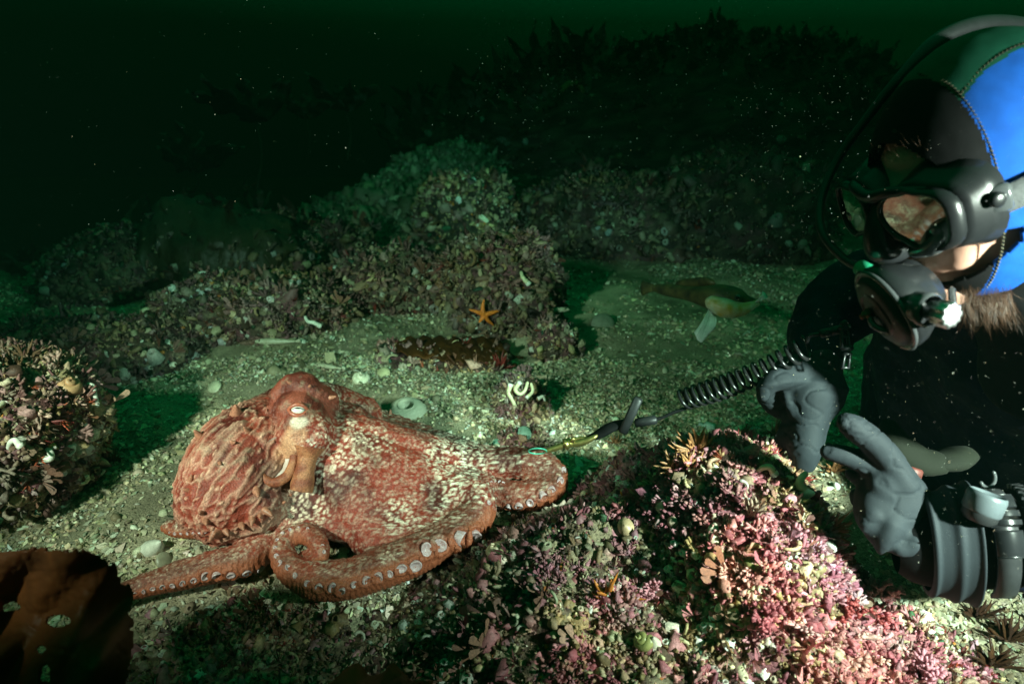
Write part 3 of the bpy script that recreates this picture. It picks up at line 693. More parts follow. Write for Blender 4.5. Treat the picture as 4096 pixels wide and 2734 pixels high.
dE = near_px([(1180, 1735), (1160, 1780), (1140, 1830)]); C = lerp3(C, (.52, .25, .15), sstep(.026, .010, dE)*(.55+.45*sstep(-.2, .2, fbm(V*60, 2, 51))))
dE = near_px([(1180, 1685), (1195, 1692), (1210, 1685)]); C = lerp3(C, (.70, .55, .46), sstep(.013, .005, dE)*.85)
dE = near_px([(1232, 1790), (1250, 1850), (1262, 1900)]); C = lerp3(C, (.80, .68, .58), sstep(.020, .008, dE)*sstep(.55, .3, f1b)*.9)
silt = sstep(.18, .36, fbm(V*70, 4, 97))*sstep(.2, .7, N[:, 2])*sstep(.10, .16, V[:, 2])*.22
C = lerp3(C, (.34, .31, .21), silt)
set_tint(skin, np.clip(C, .004, .9))
skin_o = obj('body', skin, octo)
OB = bvh_of(skin)
M_eye = mat('eye_lid_white', (.66, .60, .56), .25, var=.06, coat=.5); M_lid = mat('octopus_lid', (.34, .085, .05), .35, vscale=200, bump=.4, bscale=500, bdist=.001); M_pupil = mat('octopus_pupil', (.01, .008, .008), .1, var=.1)
M_sucker = mat('sucker_flesh', (.60, .46, .50), .38, var=.15, vscale=300, col2=(.40, .22, .22), coat=.15, sss=.05)
M_siphon = mat('siphon_flesh', (.36, .12, .052), .55, spec=.3, vscale=90, col2=(.20, .055, .03), bump=.3, bscale=260, bdist=.001, sss=.05)
M_pale = mat('gill_lining', (.66, .56, .54), .3, vscale=40, col2=(.42, .24, .18), sss=.05)
# eye
q, nn = hit(OB, 1192, 1638)
if q is not None:
    fr = frame(nn*.45+(CAM-q)/np.linalg.norm(CAM-q)*.55+np.array([0, 0, .0]), (1, 0, 0))
    e = obj('eye', mesh_np('eye', *sphere(q+fr[:, 2]*-.0006, (.0105, .0090, .0060), 24, 14, fr), M_eye), octo)
    t = np.linspace(-1, 1, 13); path = q+np.outer(t*.0088, fr[:, 0])+np.outer(.0016*(1-t*t)+.0008, fr[:, 1])+np.outer(.0058-.0030*t*t, fr[:, 2])
    obj('pupil', mesh_np('pupil', *tube(path, .0013-.0009*np.abs(t), 8), M_pupil), e)
    for sg, dd in ((1, .0086), (-1, .0096)):
        path = q+np.outer(t*.0150, fr[:, 0])+np.outer(sg*(dd*(1-t*t*.9)), fr[:, 1])+np.outer(.0030-.006*t*t, fr[:, 2])
        obj('eyelid', mesh_np('eyelid', *tube(path, .0042-.0014*np.abs(t), 10), M_lid), octo)
# siphon: flared tube pointing down, with a hollow opening
a, b = P(1238, 1800, .150), P(1200, 1965, .098)
q0, _ = hit(OB, 1235, 1800); q1, _ = hit(OB, 1205, 1960)
v = (CAM-a)/np.linalg.norm(CAM-a)
s0 = q0-v*.009 if q0 is not None else a; s1 = (q1 if q1 is not None else b)+v*.024
ax_ = s1-s0; L = np.linalg.norm(ax_); fr = frame(ax_/L, (1, 0, 0))
prof = [(.026, -.006), (.019, .006), (.0160, L*.16), (.0150, L*.32), (.0170, L*.6), (.0190, L*.88), (.0180, L), (.0155, L*1.0), (.013, L*.93), (.011, L*.75), (.0005, L*.6)]
def fleshy(name, vf, par, c1=(.40, .15, .075), c2=(.22, .055, .03)):
    v, f = vf; f = np.asarray(f); ctr = v.mean(0); d = v-ctr; d /= np.linalg.norm(d, axis=1)[:, None]+1e-9
    v = v+d*(.0012*fbm(v*120, 3, 3)+.0010*fbm(v*45, 2, 4))[:, None]
    return obj(name, mesh_np(name, v, f, M_octo, tint=lerp3(np.array(c1), c2, sstep(-.25, .3, fbm(v*55, 3, 6)))), par)
pr2 = []
for (ra_, za_), (rb_, zb_) in zip(prof[:-1], prof[1:]):
    for k in range(5): pr2.append((ra_+(rb_-ra_)*k/5, za_+(zb_-za_)*k/5))
fleshy('siphon', lathe(pr2+[prof[-1]], 40, fr, s0), octo)
# mantle opening with pale lining and a rolled rim
q, nn = hit(OB, 1105, 1835)
if q is not None:
    fr = frame(nn*.4+(CAM-q)/np.linalg.norm(CAM-q)*.6, (1, 0, 0)); c0 = math.cos(.25); s0_ = math.sin(.25)
    lin = lathe([(.0005, -.012), (.014, -.010), (.024, -.002), (.027, .0045)], 28, fr@np.diag([.95, 1.35, 1]), q)
    g = obj('mantle_opening', mesh_np('mantle_opening', *lin, M_pale), octo)
    t = np.linspace(-2.75, .35, 26); path = q+np.outer(.0275*np.cos(t), fr[:, 0])+np.outer(.0385*np.sin(t), fr[:, 1])+np.outer(.004+.003*np.sin(t*.7), fr[:, 2])
    fleshy('opening_rim', tube(path, .0060+.0022*np.cos(t+1), 14), octo)
# suckers: cups with a rim and a pale hollow, set on the skin where they show
def sucker_mesh(r):
    me = mesh_np('sucker', *lathe([(r*.75, -r*.55), (r*.90, -r*.1), (r*1.02, r*.28), (r*.92, r*.36), (r*.72, r*.22), (r*.45, r*.05), (r*.12, -.02*r), (r*.02, -.02*r)], 18), M_sucker); return me
SM = {}
def sucker(q, d, r):
    k = round(r, 4)
    if k not in SM: SM[k] = sucker_mesh(k)
    o = obj('sucker', SM[k], octo); fr = frame(d)
    R = Matrix(fr.tolist()).to_4x4(); o.matrix_parent_inverse = Matrix.Translation(octo.location).inverted()
    sq = np.random.default_rng(int(abs(q[0])*1e5)); o.matrix_basis = Matrix.Translation(Vector(q))@R@Matrix.Rotation(sq.uniform(0, 6), 4, 'Z')@Matrix.Diagonal((sq.uniform(.85, 1.12), sq.uniform(.72, 1.0), sq.uniform(.8, 1.5), 1))
SUCK = []
seen = [(1898, 2141, 36), (1839, 2149, 36), (1758, 2179, 32), (1703, 2194, 32), (1660, 2260, 27), (1605, 2270, 22), (1560, 2292, 18), (1515, 2303, 22), (1464, 2317, 22), (1415, 2335, 18), (1366, 2362, 21), (1328, 2346, 21), (1277, 2345, 20), (1230, 2330, 17), (1830, 2185, 20), (1182, 2300, 15), (1150, 2270, 14),
        (1992, 2025, 16), (2033, 2025, 17), (2075, 2020, 19), (2120, 2007, 18), (2171, 1979, 20), (2205, 1955, 20), (2240, 1920, 20), (2252, 1880, 18), (2245, 1840, 16), (1955, 2010, 12),
        (821, 2300, 21), (868, 2298, 21), (924, 2298, 21), (985, 2288, 19), (1040, 2272, 18), (775, 2318, 16), (730, 2330, 14), (690, 2340, 13), (650, 2345, 12), (612, 2352, 11), (575, 2364, 10), (540, 2372, 9),
        (1110, 2160, 10), (1103, 2190, 11), (1108, 2222, 12), (1120, 2250, 13), (1130, 2132, 9), (1160, 2118, 9), (1195, 2110, 8), (1230, 2112, 8), (1290, 2180, 8), (1295, 2205, 8),
        (700, 2132, 8), (725, 2133, 8), (750, 2132, 8), (775, 2131, 9), (800, 2130, 9), (825, 2128, 9), (680, 2128, 7), (1965, 1927, 8), (1980, 1926, 8), (1997, 1927, 8), (2013, 1930, 7)]
for px, py, rp in seen:
    q = None
    for dy in (0, -8, -16, -26, -38, -52, -66):
        q, nn = hit(OB, px, py+dy)
        if q is not None and q[2] < .12 and (q-CAM)@CF < 1.5 and np.linalg.norm(q-P(px, py, .03)) < .14: break
        q = None
    if q is None: continue
    t = (q-CAM)@CF; r = rp*t/FPX
    d = nn*.8+np.random.default_rng(px).normal(0, .16, 3)+(CAM-q)/np.linalg.norm(CAM-q)*.25+np.array([0, 0, -.45]); d /= np.linalg.norm(d)
    q = q+(CR*(px-to_px(q[None])[0][0])+CU*(to_px(q[None])[1][0]-py)*1.0)*t/FPX*.6
    SUCK.append((q, r)); sucker(q+nn*r*.05, d, r*.94)
V = V3(skin); N = N3(skin)
for q, r in SUCK:                                                  # the fleshy collar each sucker grows from
    d = np.linalg.norm(V-q, axis=1)/r; k = d < 2.2; V[k] += N[k]*(.42*r*np.exp(-((d[k]-1.15)/.33)**2))[:, None]
setV(skin, V)
# tall skin horns on the mantle and brow
M_horn = mat_tint('skin_horn', .45, vscale=300, bump=.4, bscale=500)
hornp = []
for px, py, h in ((800, 1745, .016), (945, 1650, .020), (760, 1918, .010), (752, 1960, .008), (1025, 1962, .014), (1068, 2045, .012), (1010, 2075, .011), (1040, 2060, .009), (965, 2098, .012), (875, 2130, .016), (860, 2125, .014), (900, 2120, .012), (822, 2080, .012), (805, 2050, .009),
                  (1130, 2010, .008), (1165, 1980, .006), (1500, 1640, .010), (1560, 1655, .010), (1390, 1600, .012), (1320, 1590, .010), (1160, 1530, .008), (1240, 1545, .007), (930, 1770, .008), (880, 1850, .008), (985, 1720, .008)):
    for k in range(8):
        q, nn = hit(OB, px+(1240-px)*.02*k, py+(1850-py)*.03*k)
        if q is not None and q[2] > .03 and np.linalg.norm(q-HEAD) < .55: break
    else: continue
    d = nn+np.array([0, 0, .15])+rng.normal(0, .15, 3); d /= np.linalg.norm(d)
    hornp.append(chain([(q-nn*.006, h*.55), (q+d*h*.35, h*.38), (q+d*h, h*.16)], 3, 10))
for v, f in hornp: 
    me = mesh_np('skin_horn', v, f, M_horn, tint=np.tile([.36, .14, .09], (len(v), 1))); obj('skin_horn', me, octo)
# ------------------------------------------------------------------ diver
M_neo = mat('black_neoprene', (.0045, .0045, .0052), .85, vscale=90, var=.3, bump=.25, bscale=900, bdist=.0006, spec=.25)
M_blue = mat('blue_neoprene', (.004, .080, .40), .85, vscale=60, var=.12, bump=.25, bscale=900, bdist=.0006, spec=.25)
M_teal = mat('green_neoprene', (.006, .07, .042), .7, vscale=60, var=.12, bump=.25, bscale=900, bdist=.0006, spec=.25)
M_suit = mat('dark_navy_drysuit', (.006, .011, .035), .7, vscale=30, var=.3, bump=.5, bscale=22, bdist=.012, spec=.25)
M_glove = mat('grey_rubber_glove', (.027, .033, .040), .72, vscale=14, var=.14, bump=.3, bscale=500, bdist=.0008, spec=.25)
M_skin = mat('skin', (.62, .33, .25), .45, vscale=50, var=.1, bump=.25, bscale=700, bdist=.0006, sss=.1)
M_plast = mat('black_silicone', (.016, .017, .019), .28, var=.15, bump=.1, bscale=300, bdist=.0006)
M_plast2 = mat('matt_black_plastic', (.028, .029, .031), .42, var=.2, bump=.15, bscale=500, bdist=.0006)
M_frame = mat('grey_mask_frame', (.075, .08, .085), .2, var=.08, coat=.4)
M_strap = mat('grey_webbing', (.085, .09, .095), .65, var=.2, vscale=200, bump=.9, bscale=900, bdist=.001)
M_chrome = mat('chrome', (.80, .80, .82), .38, metal=1., var=.05)
M_white = mat('pale_grey_plastic', (.11, .13, .145), .35, var=.05)
M_stitch = mat('pale_thread', (.13, .115, .07), .8, var=.2)
M_hair = mat('brown_hair', (.10, .05, .03), .4, var=.3, vscale=200)
M_beige = mat('hair_light', (.075, .035, .018), .4, var=.3, vscale=200)
M_lime = mat('yellow_green_rubber', (.006, .008, .002), .9, var=.15, vscale=20)
M_red = mat('dull_red_rubber', (.20, .05, .04), .5)
M_gloss = mat('mask_glass', (.42, .44, .40), .05, metal=1., var=.05)

diver = thing('person', 'diver in a blue and black hood, mask and grey rubber gloves leaning in', 'person', W(4200, 1700, 1.0)*[1, 1, 0]+[0, 0, .0])
VIEW = np.stack([CR, CU, -CF], 1)                                   # columns: right, up, towards the viewpoint
hR = np.array([-.155, .28, -.946]); hU = np.array([-.40, .86, .32]); hF = np.cross(hU, hR); hF /= np.linalg.norm(hF); hU = np.cross(hR, hF); hR /= np.linalg.norm(hR); hU /= np.linalg.norm(hU)
HM = VIEW@np.stack([hR, hF, hU], 1)                                  # head frame: x the diver's right, y forward, z crown
HC = W(3960, 690, .73)
def H(x, y, z): return HC+HM@np.array([x, y, z], float)
def Hs(A): return np.asarray(A, float)@HM.T+HC
hrad = np.array([.088, .115, .138])
# face: skin head with brow, nose, cheeks, lips and chin, joined to the neck
fp = [sphere((0, 0, 0), hrad*.975, 28, 20), chain([(np.array([0, .085, .03]), .024), (np.array([0, .117, .000]), .013), (np.array([0, .124, -.022]), .0145)], 3, 12),
      chain([(np.array([-.030, .080, .052]), .016), (np.array([0, .090, .056]), .016), (np.array([.030, .080, .052]), .016)], 4, 12),
      chain([(np.array([-.046, .062, -.020]), .024), (np.array([-.034, .078, -.052]), .024)], 3, 12), chain([(np.array([.046, .062, -.020]), .024), (np.array([.034, .078, -.052]), .024)], 3, 12),
      chain([(np.array([-.028, .092, -.062]), .011), (np.array([0, .104, -.060]), .012), (np.array([.028, .092, -.062]), .011)], 4, 12), sphere((0, .078, -.100), (.032, .032, .028), 16, 10),
      chain([(np.array([0, -.02, -.08]), .062), (np.array([0, -.05, -.19]), .062)], 3, 16)]
fp = [(Hs(v), f) for v, f in fp]
obj('face', organic('face', fp, .0045, 4, M_skin), diver)
# hood: ellipsoid shell with panels; opening round the face
V, F = cube_sphere(90); V = V*np.asarray(hrad+.006)*1.0
V *= 1+.012*fbm(V*25, 3, 5)[:, None]
cen = V[F].mean(1); yb = cen[:, 1]+.10*cen[:, 2]-.0
opening = (cen[:, 1] > np.where(cen[:, 2] < -.028, .050, np.where(cen[:, 2] < .03, .069, .056))) & (((cen[:, 0]/np.where(cen[:, 2] < -.028, .092, np.where(cen[:, 2] < .03, .050, .064)))**2+((cen[:, 2]+.004)/.082)**2) < 1)
F = F[~opening]; cen = cen[~opening]
seam_y = .064-.06*(cen[:, 2]-.02)                                 # black front band ends here
midx = np.where(cen[:, 1] < seam_y, np.where((cen[:, 0] > -.050) & (cen[:, 2] > .02), 2, np.where(cen[:, 2] > -.105, 1, 0)), 0)
me = mesh_np('hood', Hs(V), F, [M_neo, M_blue, M_teal], mat_idx=midx)
hood = obj('hood', me, diver)
m_ = hood.modifiers.new('thick', 'SOLIDIFY'); m_.thickness = .005; m_.offset = 1
# neck part of the hood flaring down into the suit
npth = [(H(0, -.012, -.085), .088), (H(0, -.03, -.13), .082), (H(0, -.055, -.20), .09), (H(0, -.08, -.26), .12)]
obj('hood_neck', organic('hood_neck', [chain(npth, 5, 24)], .006, 3, M_neo), diver)
def on_hood(x, z, sy, k=1.012):                                   # point on the hood surface at given head coords with y from the ellipsoid
    r = hrad+.011; t = 1-(x/r[0])**2-(z/r[2])**2; return sy*math.sqrt(max(t, 0))*r[1]
def seam(pts, name='seam'):
    p = catmull([H(*q) for q in pts], 10); obj(name, mesh_np(name, *tube(p, .0008, 6), M_neo), hood)
    d = np.concatenate([[0], np.cumsum(np.linalg.norm(np.diff(p, axis=0), axis=1))]); L = d[-1]; n = int(L/.0042); Vs = []
    T = np.gradient(p, axis=0)
    for k in range(n):
        s = (k+.5)*L/n; c = np.array([np.interp(s, d, p[:, i]) for i in range(3)]); t = np.array([np.interp(s, d, T[:, i]) for i in range(3)]); t /= np.linalg.norm(t)
        o = (c-HC); o /= np.linalg.norm(o); w = np.cross(o, t); t2 = w*.75+t*.66; Vs.append(tube([c-t2*.0013+o*.0006, c+t2*.0013+o*.0006], .00055, 5))
    V, F = join(Vs); obj('stitching', mesh_np('stitching', V, F, M_stitch), hood, kind='stuff')
sp = []
for a in np.linspace(-50, 66, 12):                                # left side of head, from neck to crown along the band's edge
    a = math.radians(a); r = hrad+.011; z = r[2]*math.sin(a)*.985; y = .064-.06*(z-.02); t = 1-(y/r[1])**2-(z/r[2])**2; sp.append((-r[0]*math.sqrt(max(t, 0)), y, z))
seam(sp)
sp = []
for a in np.linspace(58, 170, 9):                                 # crown seam between the blue and green panels
    a = math.radians(a); r = hrad+.011; x = -.050; q = math.sqrt(1-(x/r[0])**2); sp.append((x, r[1]*math.cos(a)*q, r[2]*math.sin(a)*q))
seam(sp)
# diving mask
mask = thing('diving_mask', 'black diving mask with two lenses and a grey strap worn by the diver', 'mask', H(0, .11, .012))
def Hm(v, f): return Hs(v), f
def lens_outline(sx, n=28, grow=0.):                              # teardrop lens, sx = +1 the diver's right
    out = []
    for k in range(n):
        a = 2*math.pi*k/n; c, s = math.cos(a), math.sin(a)
        w = .036+.004*c*sx; h = .0270+.005*c*sx-.004*s*(1 if c*sx > 0 else 0)
        x = (abs(c)**.8)*math.copysign(1, c)*(w+grow); z = (abs(s)**.8)*math.copysign(1, s)*(h+grow)-.006*sx*c*(s < 0)
        out.append((x, z))
    return np.array(out)
skirt = []
for sx in (-1, 1):
    cx = sx*.044; ol = lens_outline(sx); yaw = -sx*.24
    def place(x, z, y0, bx=cx, yw=yaw): return np.array([bx+x*math.cos(yw)-y0*math.sin(yw)*0, .128+x*math.sin(yw)*1.0+y0, .012+z])
    n = len(ol)
    # rim of the lens
    rim = [np.array([place(x*g, z*g, y0) for x, z in ol]) for g, y0 in ((1.0, .002), (1.03, .006), (1.12, .0055), (1.18, -.001), (1.2, -.012))]
    V = np.concatenate(rim); F = []
    for k in range(len(rim)-1):
        for i in range(n): j = (i+1) % n; F.append([k*n+i, k*n+j, (k+1)*n+j, (k+1)*n+i])
    f = obj('lens_frame', mesh_np('lens_frame', Hs(V), np.array(F), M_plast), mask); so = f.modifiers.new('t', 'SOLIDIFY'); so.thickness = .002
    V = np.vstack([[place(0, 0, .0035)], [place(x, z, .0025) for x, z in ol]]); F = np.array([[0, 1+i, 1+(i+1) % n] for i in range(n)])
    obj('lens', mesh_np('lens', Hs(V), F, M_gloss), mask)
    # silicone skirt: rings from the rim back to the face
    rr = []
    for g, y0, sh in ((1.17, -.004, 0), (1.24, -.013, .2), (1.28, -.024, .5), (1.34, -.034, .9)):
        rr.append(np.array([place(x*g, z*g*(1+.25*sh)+.004*sh, y0-abs(x)*.35*sh) for x, z in ol]))
    V = np.concatenate(rr); F = []
    for k in range(len(rr)-1):
        for i in range(n): j = (i+1) % n; F.append([k*n+i, k*n+j, (k+1)*n+j, (k+1)*n+i])
    f = obj('skirt', mesh_np('skirt', Hs(V), np.array(F), M_plast), mask); so = f.modifiers.new('t', 'SOLIDIFY'); so.thickness = .0025
    # side arm and strap buckle
    arm_ = [(np.array([sx*.066, .118, -.002]), .010), (np.array([sx*.076, .106, .002]), .011), (np.array([sx*.084, .092, .008]), .008)]
    v, fc = chain(arm_, 5, 14, flat=1.0); obj('side_arm', mesh_np('side_arm', Hs(v), fc, M_frame), mask)
    bv, bf = box((0, 0, 0), (.008, .026, .028), frame((0, 0, 1), (sx*.80, .6, 0)), .003); bv = bv+np.array([sx*.0925, .078, .012]); b_ = obj('buckle', mesh_np('buckle', Hs(bv), bf, M_frame), mask)
    v, fc = lathe([(.0075, 0), (.0075, .005), (.005, .0065), (.0005, .0065)], 16, frame((sx, .1, 0)), (sx*.096, .082, .014)); obj('button', mesh_np('button', Hs(v), fc, M_plast), b_)
# nose pocket and bridge
v, fc = chain([(np.array([0, .128, .020]), .010), (np.array([0, .140, -.004]), .013), (np.array([0, .139, -.026]), .017), (np.array([0, .122, -.034]), .016)], 5, 16)
obj('nose_pocket', mesh_np('nose_pocket', Hs(v), fc, M_plast), mask)
v, fc = chain([(np.array([-.066, .112, .036]), .003), (np.array([-.03, .133, .040]), .006), (np.array([0, .138, .034]), .007), (np.array([.03, .133, .040]), .006), (np.array([.066, .112, .036]), .003)], 6, 12)
obj('brow_bar', mesh_np('brow_bar', Hs(v), fc, M_plast), mask)
v, fc = chain([(np.array([-.074, .112, .004]), .009), (np.array([-.060, .122, -.020]), .010), (np.array([-.034, .126, -.030]), .008)], 6, 12)
obj('cheek_frame', mesh_np('cheek_frame', Hs(v), fc, M_frame), mask)
# strap round the back of the hood
t = np.linspace(math.radians(40), math.radians(-220), 52); r = hrad+.0135
def strap_pt(a, dz): return np.array([-(r[0]+.001)*math.cos(a), r[1]*math.sin(a), .016+.020*(-math.sin(a))+dz])
Vs = []
for a in t:
    for dz, do in ((-.014, 0), (-.014, .0028), (.014, .0028), (.014, 0)):
        p = strap_pt(a, dz); nn = p*[1, 1, 0]; nn = nn/np.linalg.norm(nn); Vs.append(p+nn*do)
F = []
for k in range(len(t)-1):
    for i in range(4): F.append([k*4+i, k*4+(i+1) % 4, (k+1)*4+(i+1) % 4, (k+1)*4+i])
obj('strap', mesh_np('strap', Hs(Vs), np.array(F), M_strap, smooth=False), mask)
# hair on the brow and below the hood
def strands(name, root_fn, n, seed, m, w=.0005):
    r = np.random.default_rng(seed); P_ = []
    for k in range(n):
        pts = root_fn(r); P_.append(tube(pts, [w]*(len(pts)-1)+[w*.3], 3, cap=False))
    V, F = join(P_); return obj(name, mesh_np(name, V, F, m), diver, kind='stuff')
def brow(r):
    x = r.uniform(-.045, .06); z = .060+.012*r.random(); y = on_hood(x, z, 1)-.004; a = H(x, y, z); d = HM@np.array([-.3+.6*r.random(), .25+.3*r.random(), .3+.7*r.random()]); L = .006+.022*r.random()**3
    return np.array([a, a+d*L*.5, a+d*L+HM@np.array([0, .1, .3])*L*.5])
strands('brow_hair', brow, 160, 3, M_hair, .0001)
def beard(r):
    px = 3850+190*r.integers(0, 14)/13+r.normal(0, 5); py = 1172+r.normal(0, 16); a = W(px, py, .66+.05*r.random()); L = .010+.030*r.random(); d = CU*-1+CR*r.normal(.05, .2)+CF*r.normal(0, .3)+CR*(.15 if r.random() < .2 else 0)
    return np.array([a, a+d*L*.5, a+d*L+CR*r.normal(0, .004)])
strands('neck_hair', beard, 420, 4, M_beige, .00011)

# regulator in the mouth
reg = thing('regulator', 'black scuba regulator with a shiny metal knob in the diver\'s mouth', 'regulator', H(0, .16, -.08))
RC = W(3585, 1215, .69); ra = W(3560, 1250, .65)-W(3700, 1060, .70)   # axis from mouth outwards
rz = (VIEW@np.array([-.84, -.52, -.08])); RM = frame(rz, VIEW@np.array([.55, -.80, .0]))
def Rg(v, f): return np.asarray(v)@RM.T+RC, f
body = lathe([(.001, -.040), (.020, -.040), (.024, -.030), (.034, -.018), (.041, -.004), (.0425, .006), (.0405, .013), (.036, .0135)], 36); body = (body[0]*[1.12, .92, 1], body[1])
obj('second_stage', mesh_np('second_stage', *Rg(*body), M_frame.copy() if False else M_plast), reg)
cov = lathe([(.0372, .010), (.0365, .017), (.030, .0215), (.015, .0235), (.001, .024)], 36); cov = (cov[0]*[1.12, .92, 1], cov[1])
cv = obj('front_cover', mesh_np('front_cover', *Rg(*cov), M_plast2), reg)
v, fc = lathe([(.020, .0225), (.0215, .0245), (.023, .0225)], 32); obj('cover_groove', mesh_np('cover_groove', *Rg(v*[1.12, .92, 1], fc), M_plast), cv)
v, fc = lathe([(.0385, .006), (.0415, .010), (.0435, .013), (.041, .0155), (.0375, .013)], 40); obj('cover_ring', mesh_np('cover_ring', *Rg(v*[1.12, .92, 1], fc), M_frame), reg)
# corrugated mouth tube
m0 = H(-.004, .120, -.066); ml_ = np.linalg.norm(RC-m0); fr = frame(RC-m0)
pr = []; 
for k in range(13): pr.append((.0165+.0028*(k % 2)+.003*k/12, k*ml_*.062))
obj('mouth_tube', mesh_np('mouth_tube', *lathe([(.012, -.004)]+pr, 28, fr, m0), M_plast), reg)
v, fc = lathe([(.0205, .0), (.022, .002), (.022, .006), (.0205, .008)], 28, fr, m0+fr[:, 2]*.022); obj('mouthpiece_tie', mesh_np('mouthpiece_tie', v, fc, M_plast2), reg)
# side knob in chrome with a fluted rim
kc = W(3735, 1245, .640); kd = VIEW@np.array([.28, -.25, .92]); KM = frame(kd)
kb = lathe([(.016, -.030), (.0165, -.012), (.0175, -.004), (.015, -.002)], 24, KM, kc); obj('knob_collar', mesh_np('knob_collar', *kb, M_frame), reg)
n = 44; prof = [(.0095, -.004), (.0095, .004), (.0118, .005), (.0122, .018), (.0112, .020), (.009, .0205), (.0005, .0205)]; V = []
for r_, z_ in prof:
    for i in range(n):
        a = 2*math.pi*i/n; rr_ = r_*(1+(.07*math.copysign(1, math.sin(a*10)) if r_ > .0108 else 0)); V.append([rr_*math.cos(a), rr_*math.sin(a), z_])
F = []
for k in range(len(prof)-1):
    for i in range(n): j = (i+1) % n; F.append([k*n+i, k*n+j, (k+1)*n+j, (k+1)*n+i])
obj('knob', mesh_np('knob', np.array(V)@KM.T+kc, np.array(F), M_chrome, smooth=False), reg)
# exhaust tee and side wing
v, fc = chain([(W(3640, 1150, .70), .010), (W(3680, 1215, .67), .013), (W(3700, 1290, .67), .011), (W(3660, 1345, .68), .006)], 6, 14, flat=.6); obj('exhaust_tee', mesh_np('exhaust_tee', v, fc, M_frame), reg)
bv, bf = box((0, 0, 0), (.010, .036, .006), RZ := frame(VIEW@np.array([.5, 0, .86]), VIEW@np.array([.98, .15, -.1])), .003); obj('side_wing', mesh_np('side_wing', bv+W(3812, 1215, .68), bf, M_plast2), reg)
v, fc = chain([(W(3478, 1255, .70), .0030), (W(3490, 1295, .695), .0034), (W(3530, 1318, .69), .0034), (W(3570, 1322, .69), .0030)], 5, 10); obj('lanyard_loop', mesh_np('lanyard_loop', v, fc, M_frame), reg)
v, fc = chain([(W(3455, 1262, .70), .004), (W(3475, 1252, .70), .0055), (W(3498, 1248, .70), .004)], 4, 8); obj('copper_tie', mesh_np('copper_tie', v+np.random.default_rng(2).normal(0, .0008, v.shape), fc, mat('rusty_orange', (.40, .10, .04), .6)), reg)
# hoses
hose = thing('regulator_hose', 'thin black hose arching over the diver\'s hood and down to the regulator', 'hose', W(4096, 100, .85))
hp = [W(4400, 260, .95), W(4230, 160, .88), W(4080, 105, .82), W(3900, 105, .78), W(3740, 170, .76), W(3600, 310, .76), W(3470, 470, .78), W(3350, 640, .80), W(3285, 800, .80), W(3290, 930, .78), W(3370, 1030, .76), W(3470, 1085, .73), W(3540, 1130, .71)]
hr = [.0105]*4+[.0085, .0062, .0054, .0052, .0050, .0048, .0048, .0048, .0048]
obj('hose', mesh_np('hose', *tube(catmull(hp, 10), catmull([[q]*3 for q in hr], 10)[:, 0], 12), M_plast2), hose)
fr = frame(hp[-2]-hp[-3]); obj('hose_fitting', mesh_np('hose_fitting', *lathe([(.006, -.012), (.0085, -.010), (.0085, .008), (.0065, .012)], 18, fr, W(3465, 1082, .73)), mat('green_fitting', (.03, .38, .20), .35)), hose)
tank = thing('cylinder_valve', 'brownish metal cylinder valve behind the crown of the diver\'s hood', 'tank valve', W(4000, 190, 1.0))
v, fc = chain([(W(3960, 200, 1.0), .018), (W(4040, 220, 1.0), .026), (W(4180, 300, 1.03), .04)], 5, 18); obj('valve_body', mesh_np('valve_body', v, fc, mat('worn_brass', (.22, .13, .07), .4, metal=.6)), tank)
v, fc = lathe([(.012, 0), (.014, .006), (.014, .02), (.002, .022)], 16, frame(VIEW@np.array([-.5, .5, .6])), W(3995, 195, .97)); obj('valve_knob', mesh_np('valve_knob', v, fc, M_plast), tank)

# suit: torso and both arms in one continuous surface
shN = W(4330, 1500, .98); shF = W(3640, 1010, 1.16)
sp = [chain([(W(3800, 1250, 1.18), .12), (W(3880, 1480, 1.25), .17), (W(4050, 1750, 1.3), .20)], 6, 24), chain([(W(3700, 1500, 1.42), .13), (W(3800, 1700, 1.42), .16), (W(4200, 1900, 1.4), .2)], 6, 20), chain([(W(3950, 1150, .98), .09), (W(4120, 1450, 1.12), .17), (W(4350, 1950, 1.22), .20), (W(4700, 2500, 1.35), .20)], 6, 24),
      chain([(W(3900, 1180, 1.05), .11), (W(3620, 1150, 1.14), .080), (W(3420, 1190, 1.18), .070), (W(3290, 1300, 1.16), .058), (W(3270, 1420, 1.10), .044), (W(3262, 1500, 1.07), .036)], 6, 22),
      chain([(W(4150, 1400, 1.0), .13), (W(4380, 1750, .95), .085), (W(4360, 2080, .90), .068), (W(4150, 2200, .87), .056), (W(3930, 2170, .86), .042), (W(3700, 2110, .865), .033)], 6, 22)]
suit = organic('drysuit', sp, .011, 4, M_suit); obj('drysuit', suit, diver)
V = V3(suit); V = V+N3(suit)*(.010*fbm(V*np.array([9, 9, 22.]), 3, 8)+.006*fbm(V*30, 2, 9))[:, None]; setV(suit, V)
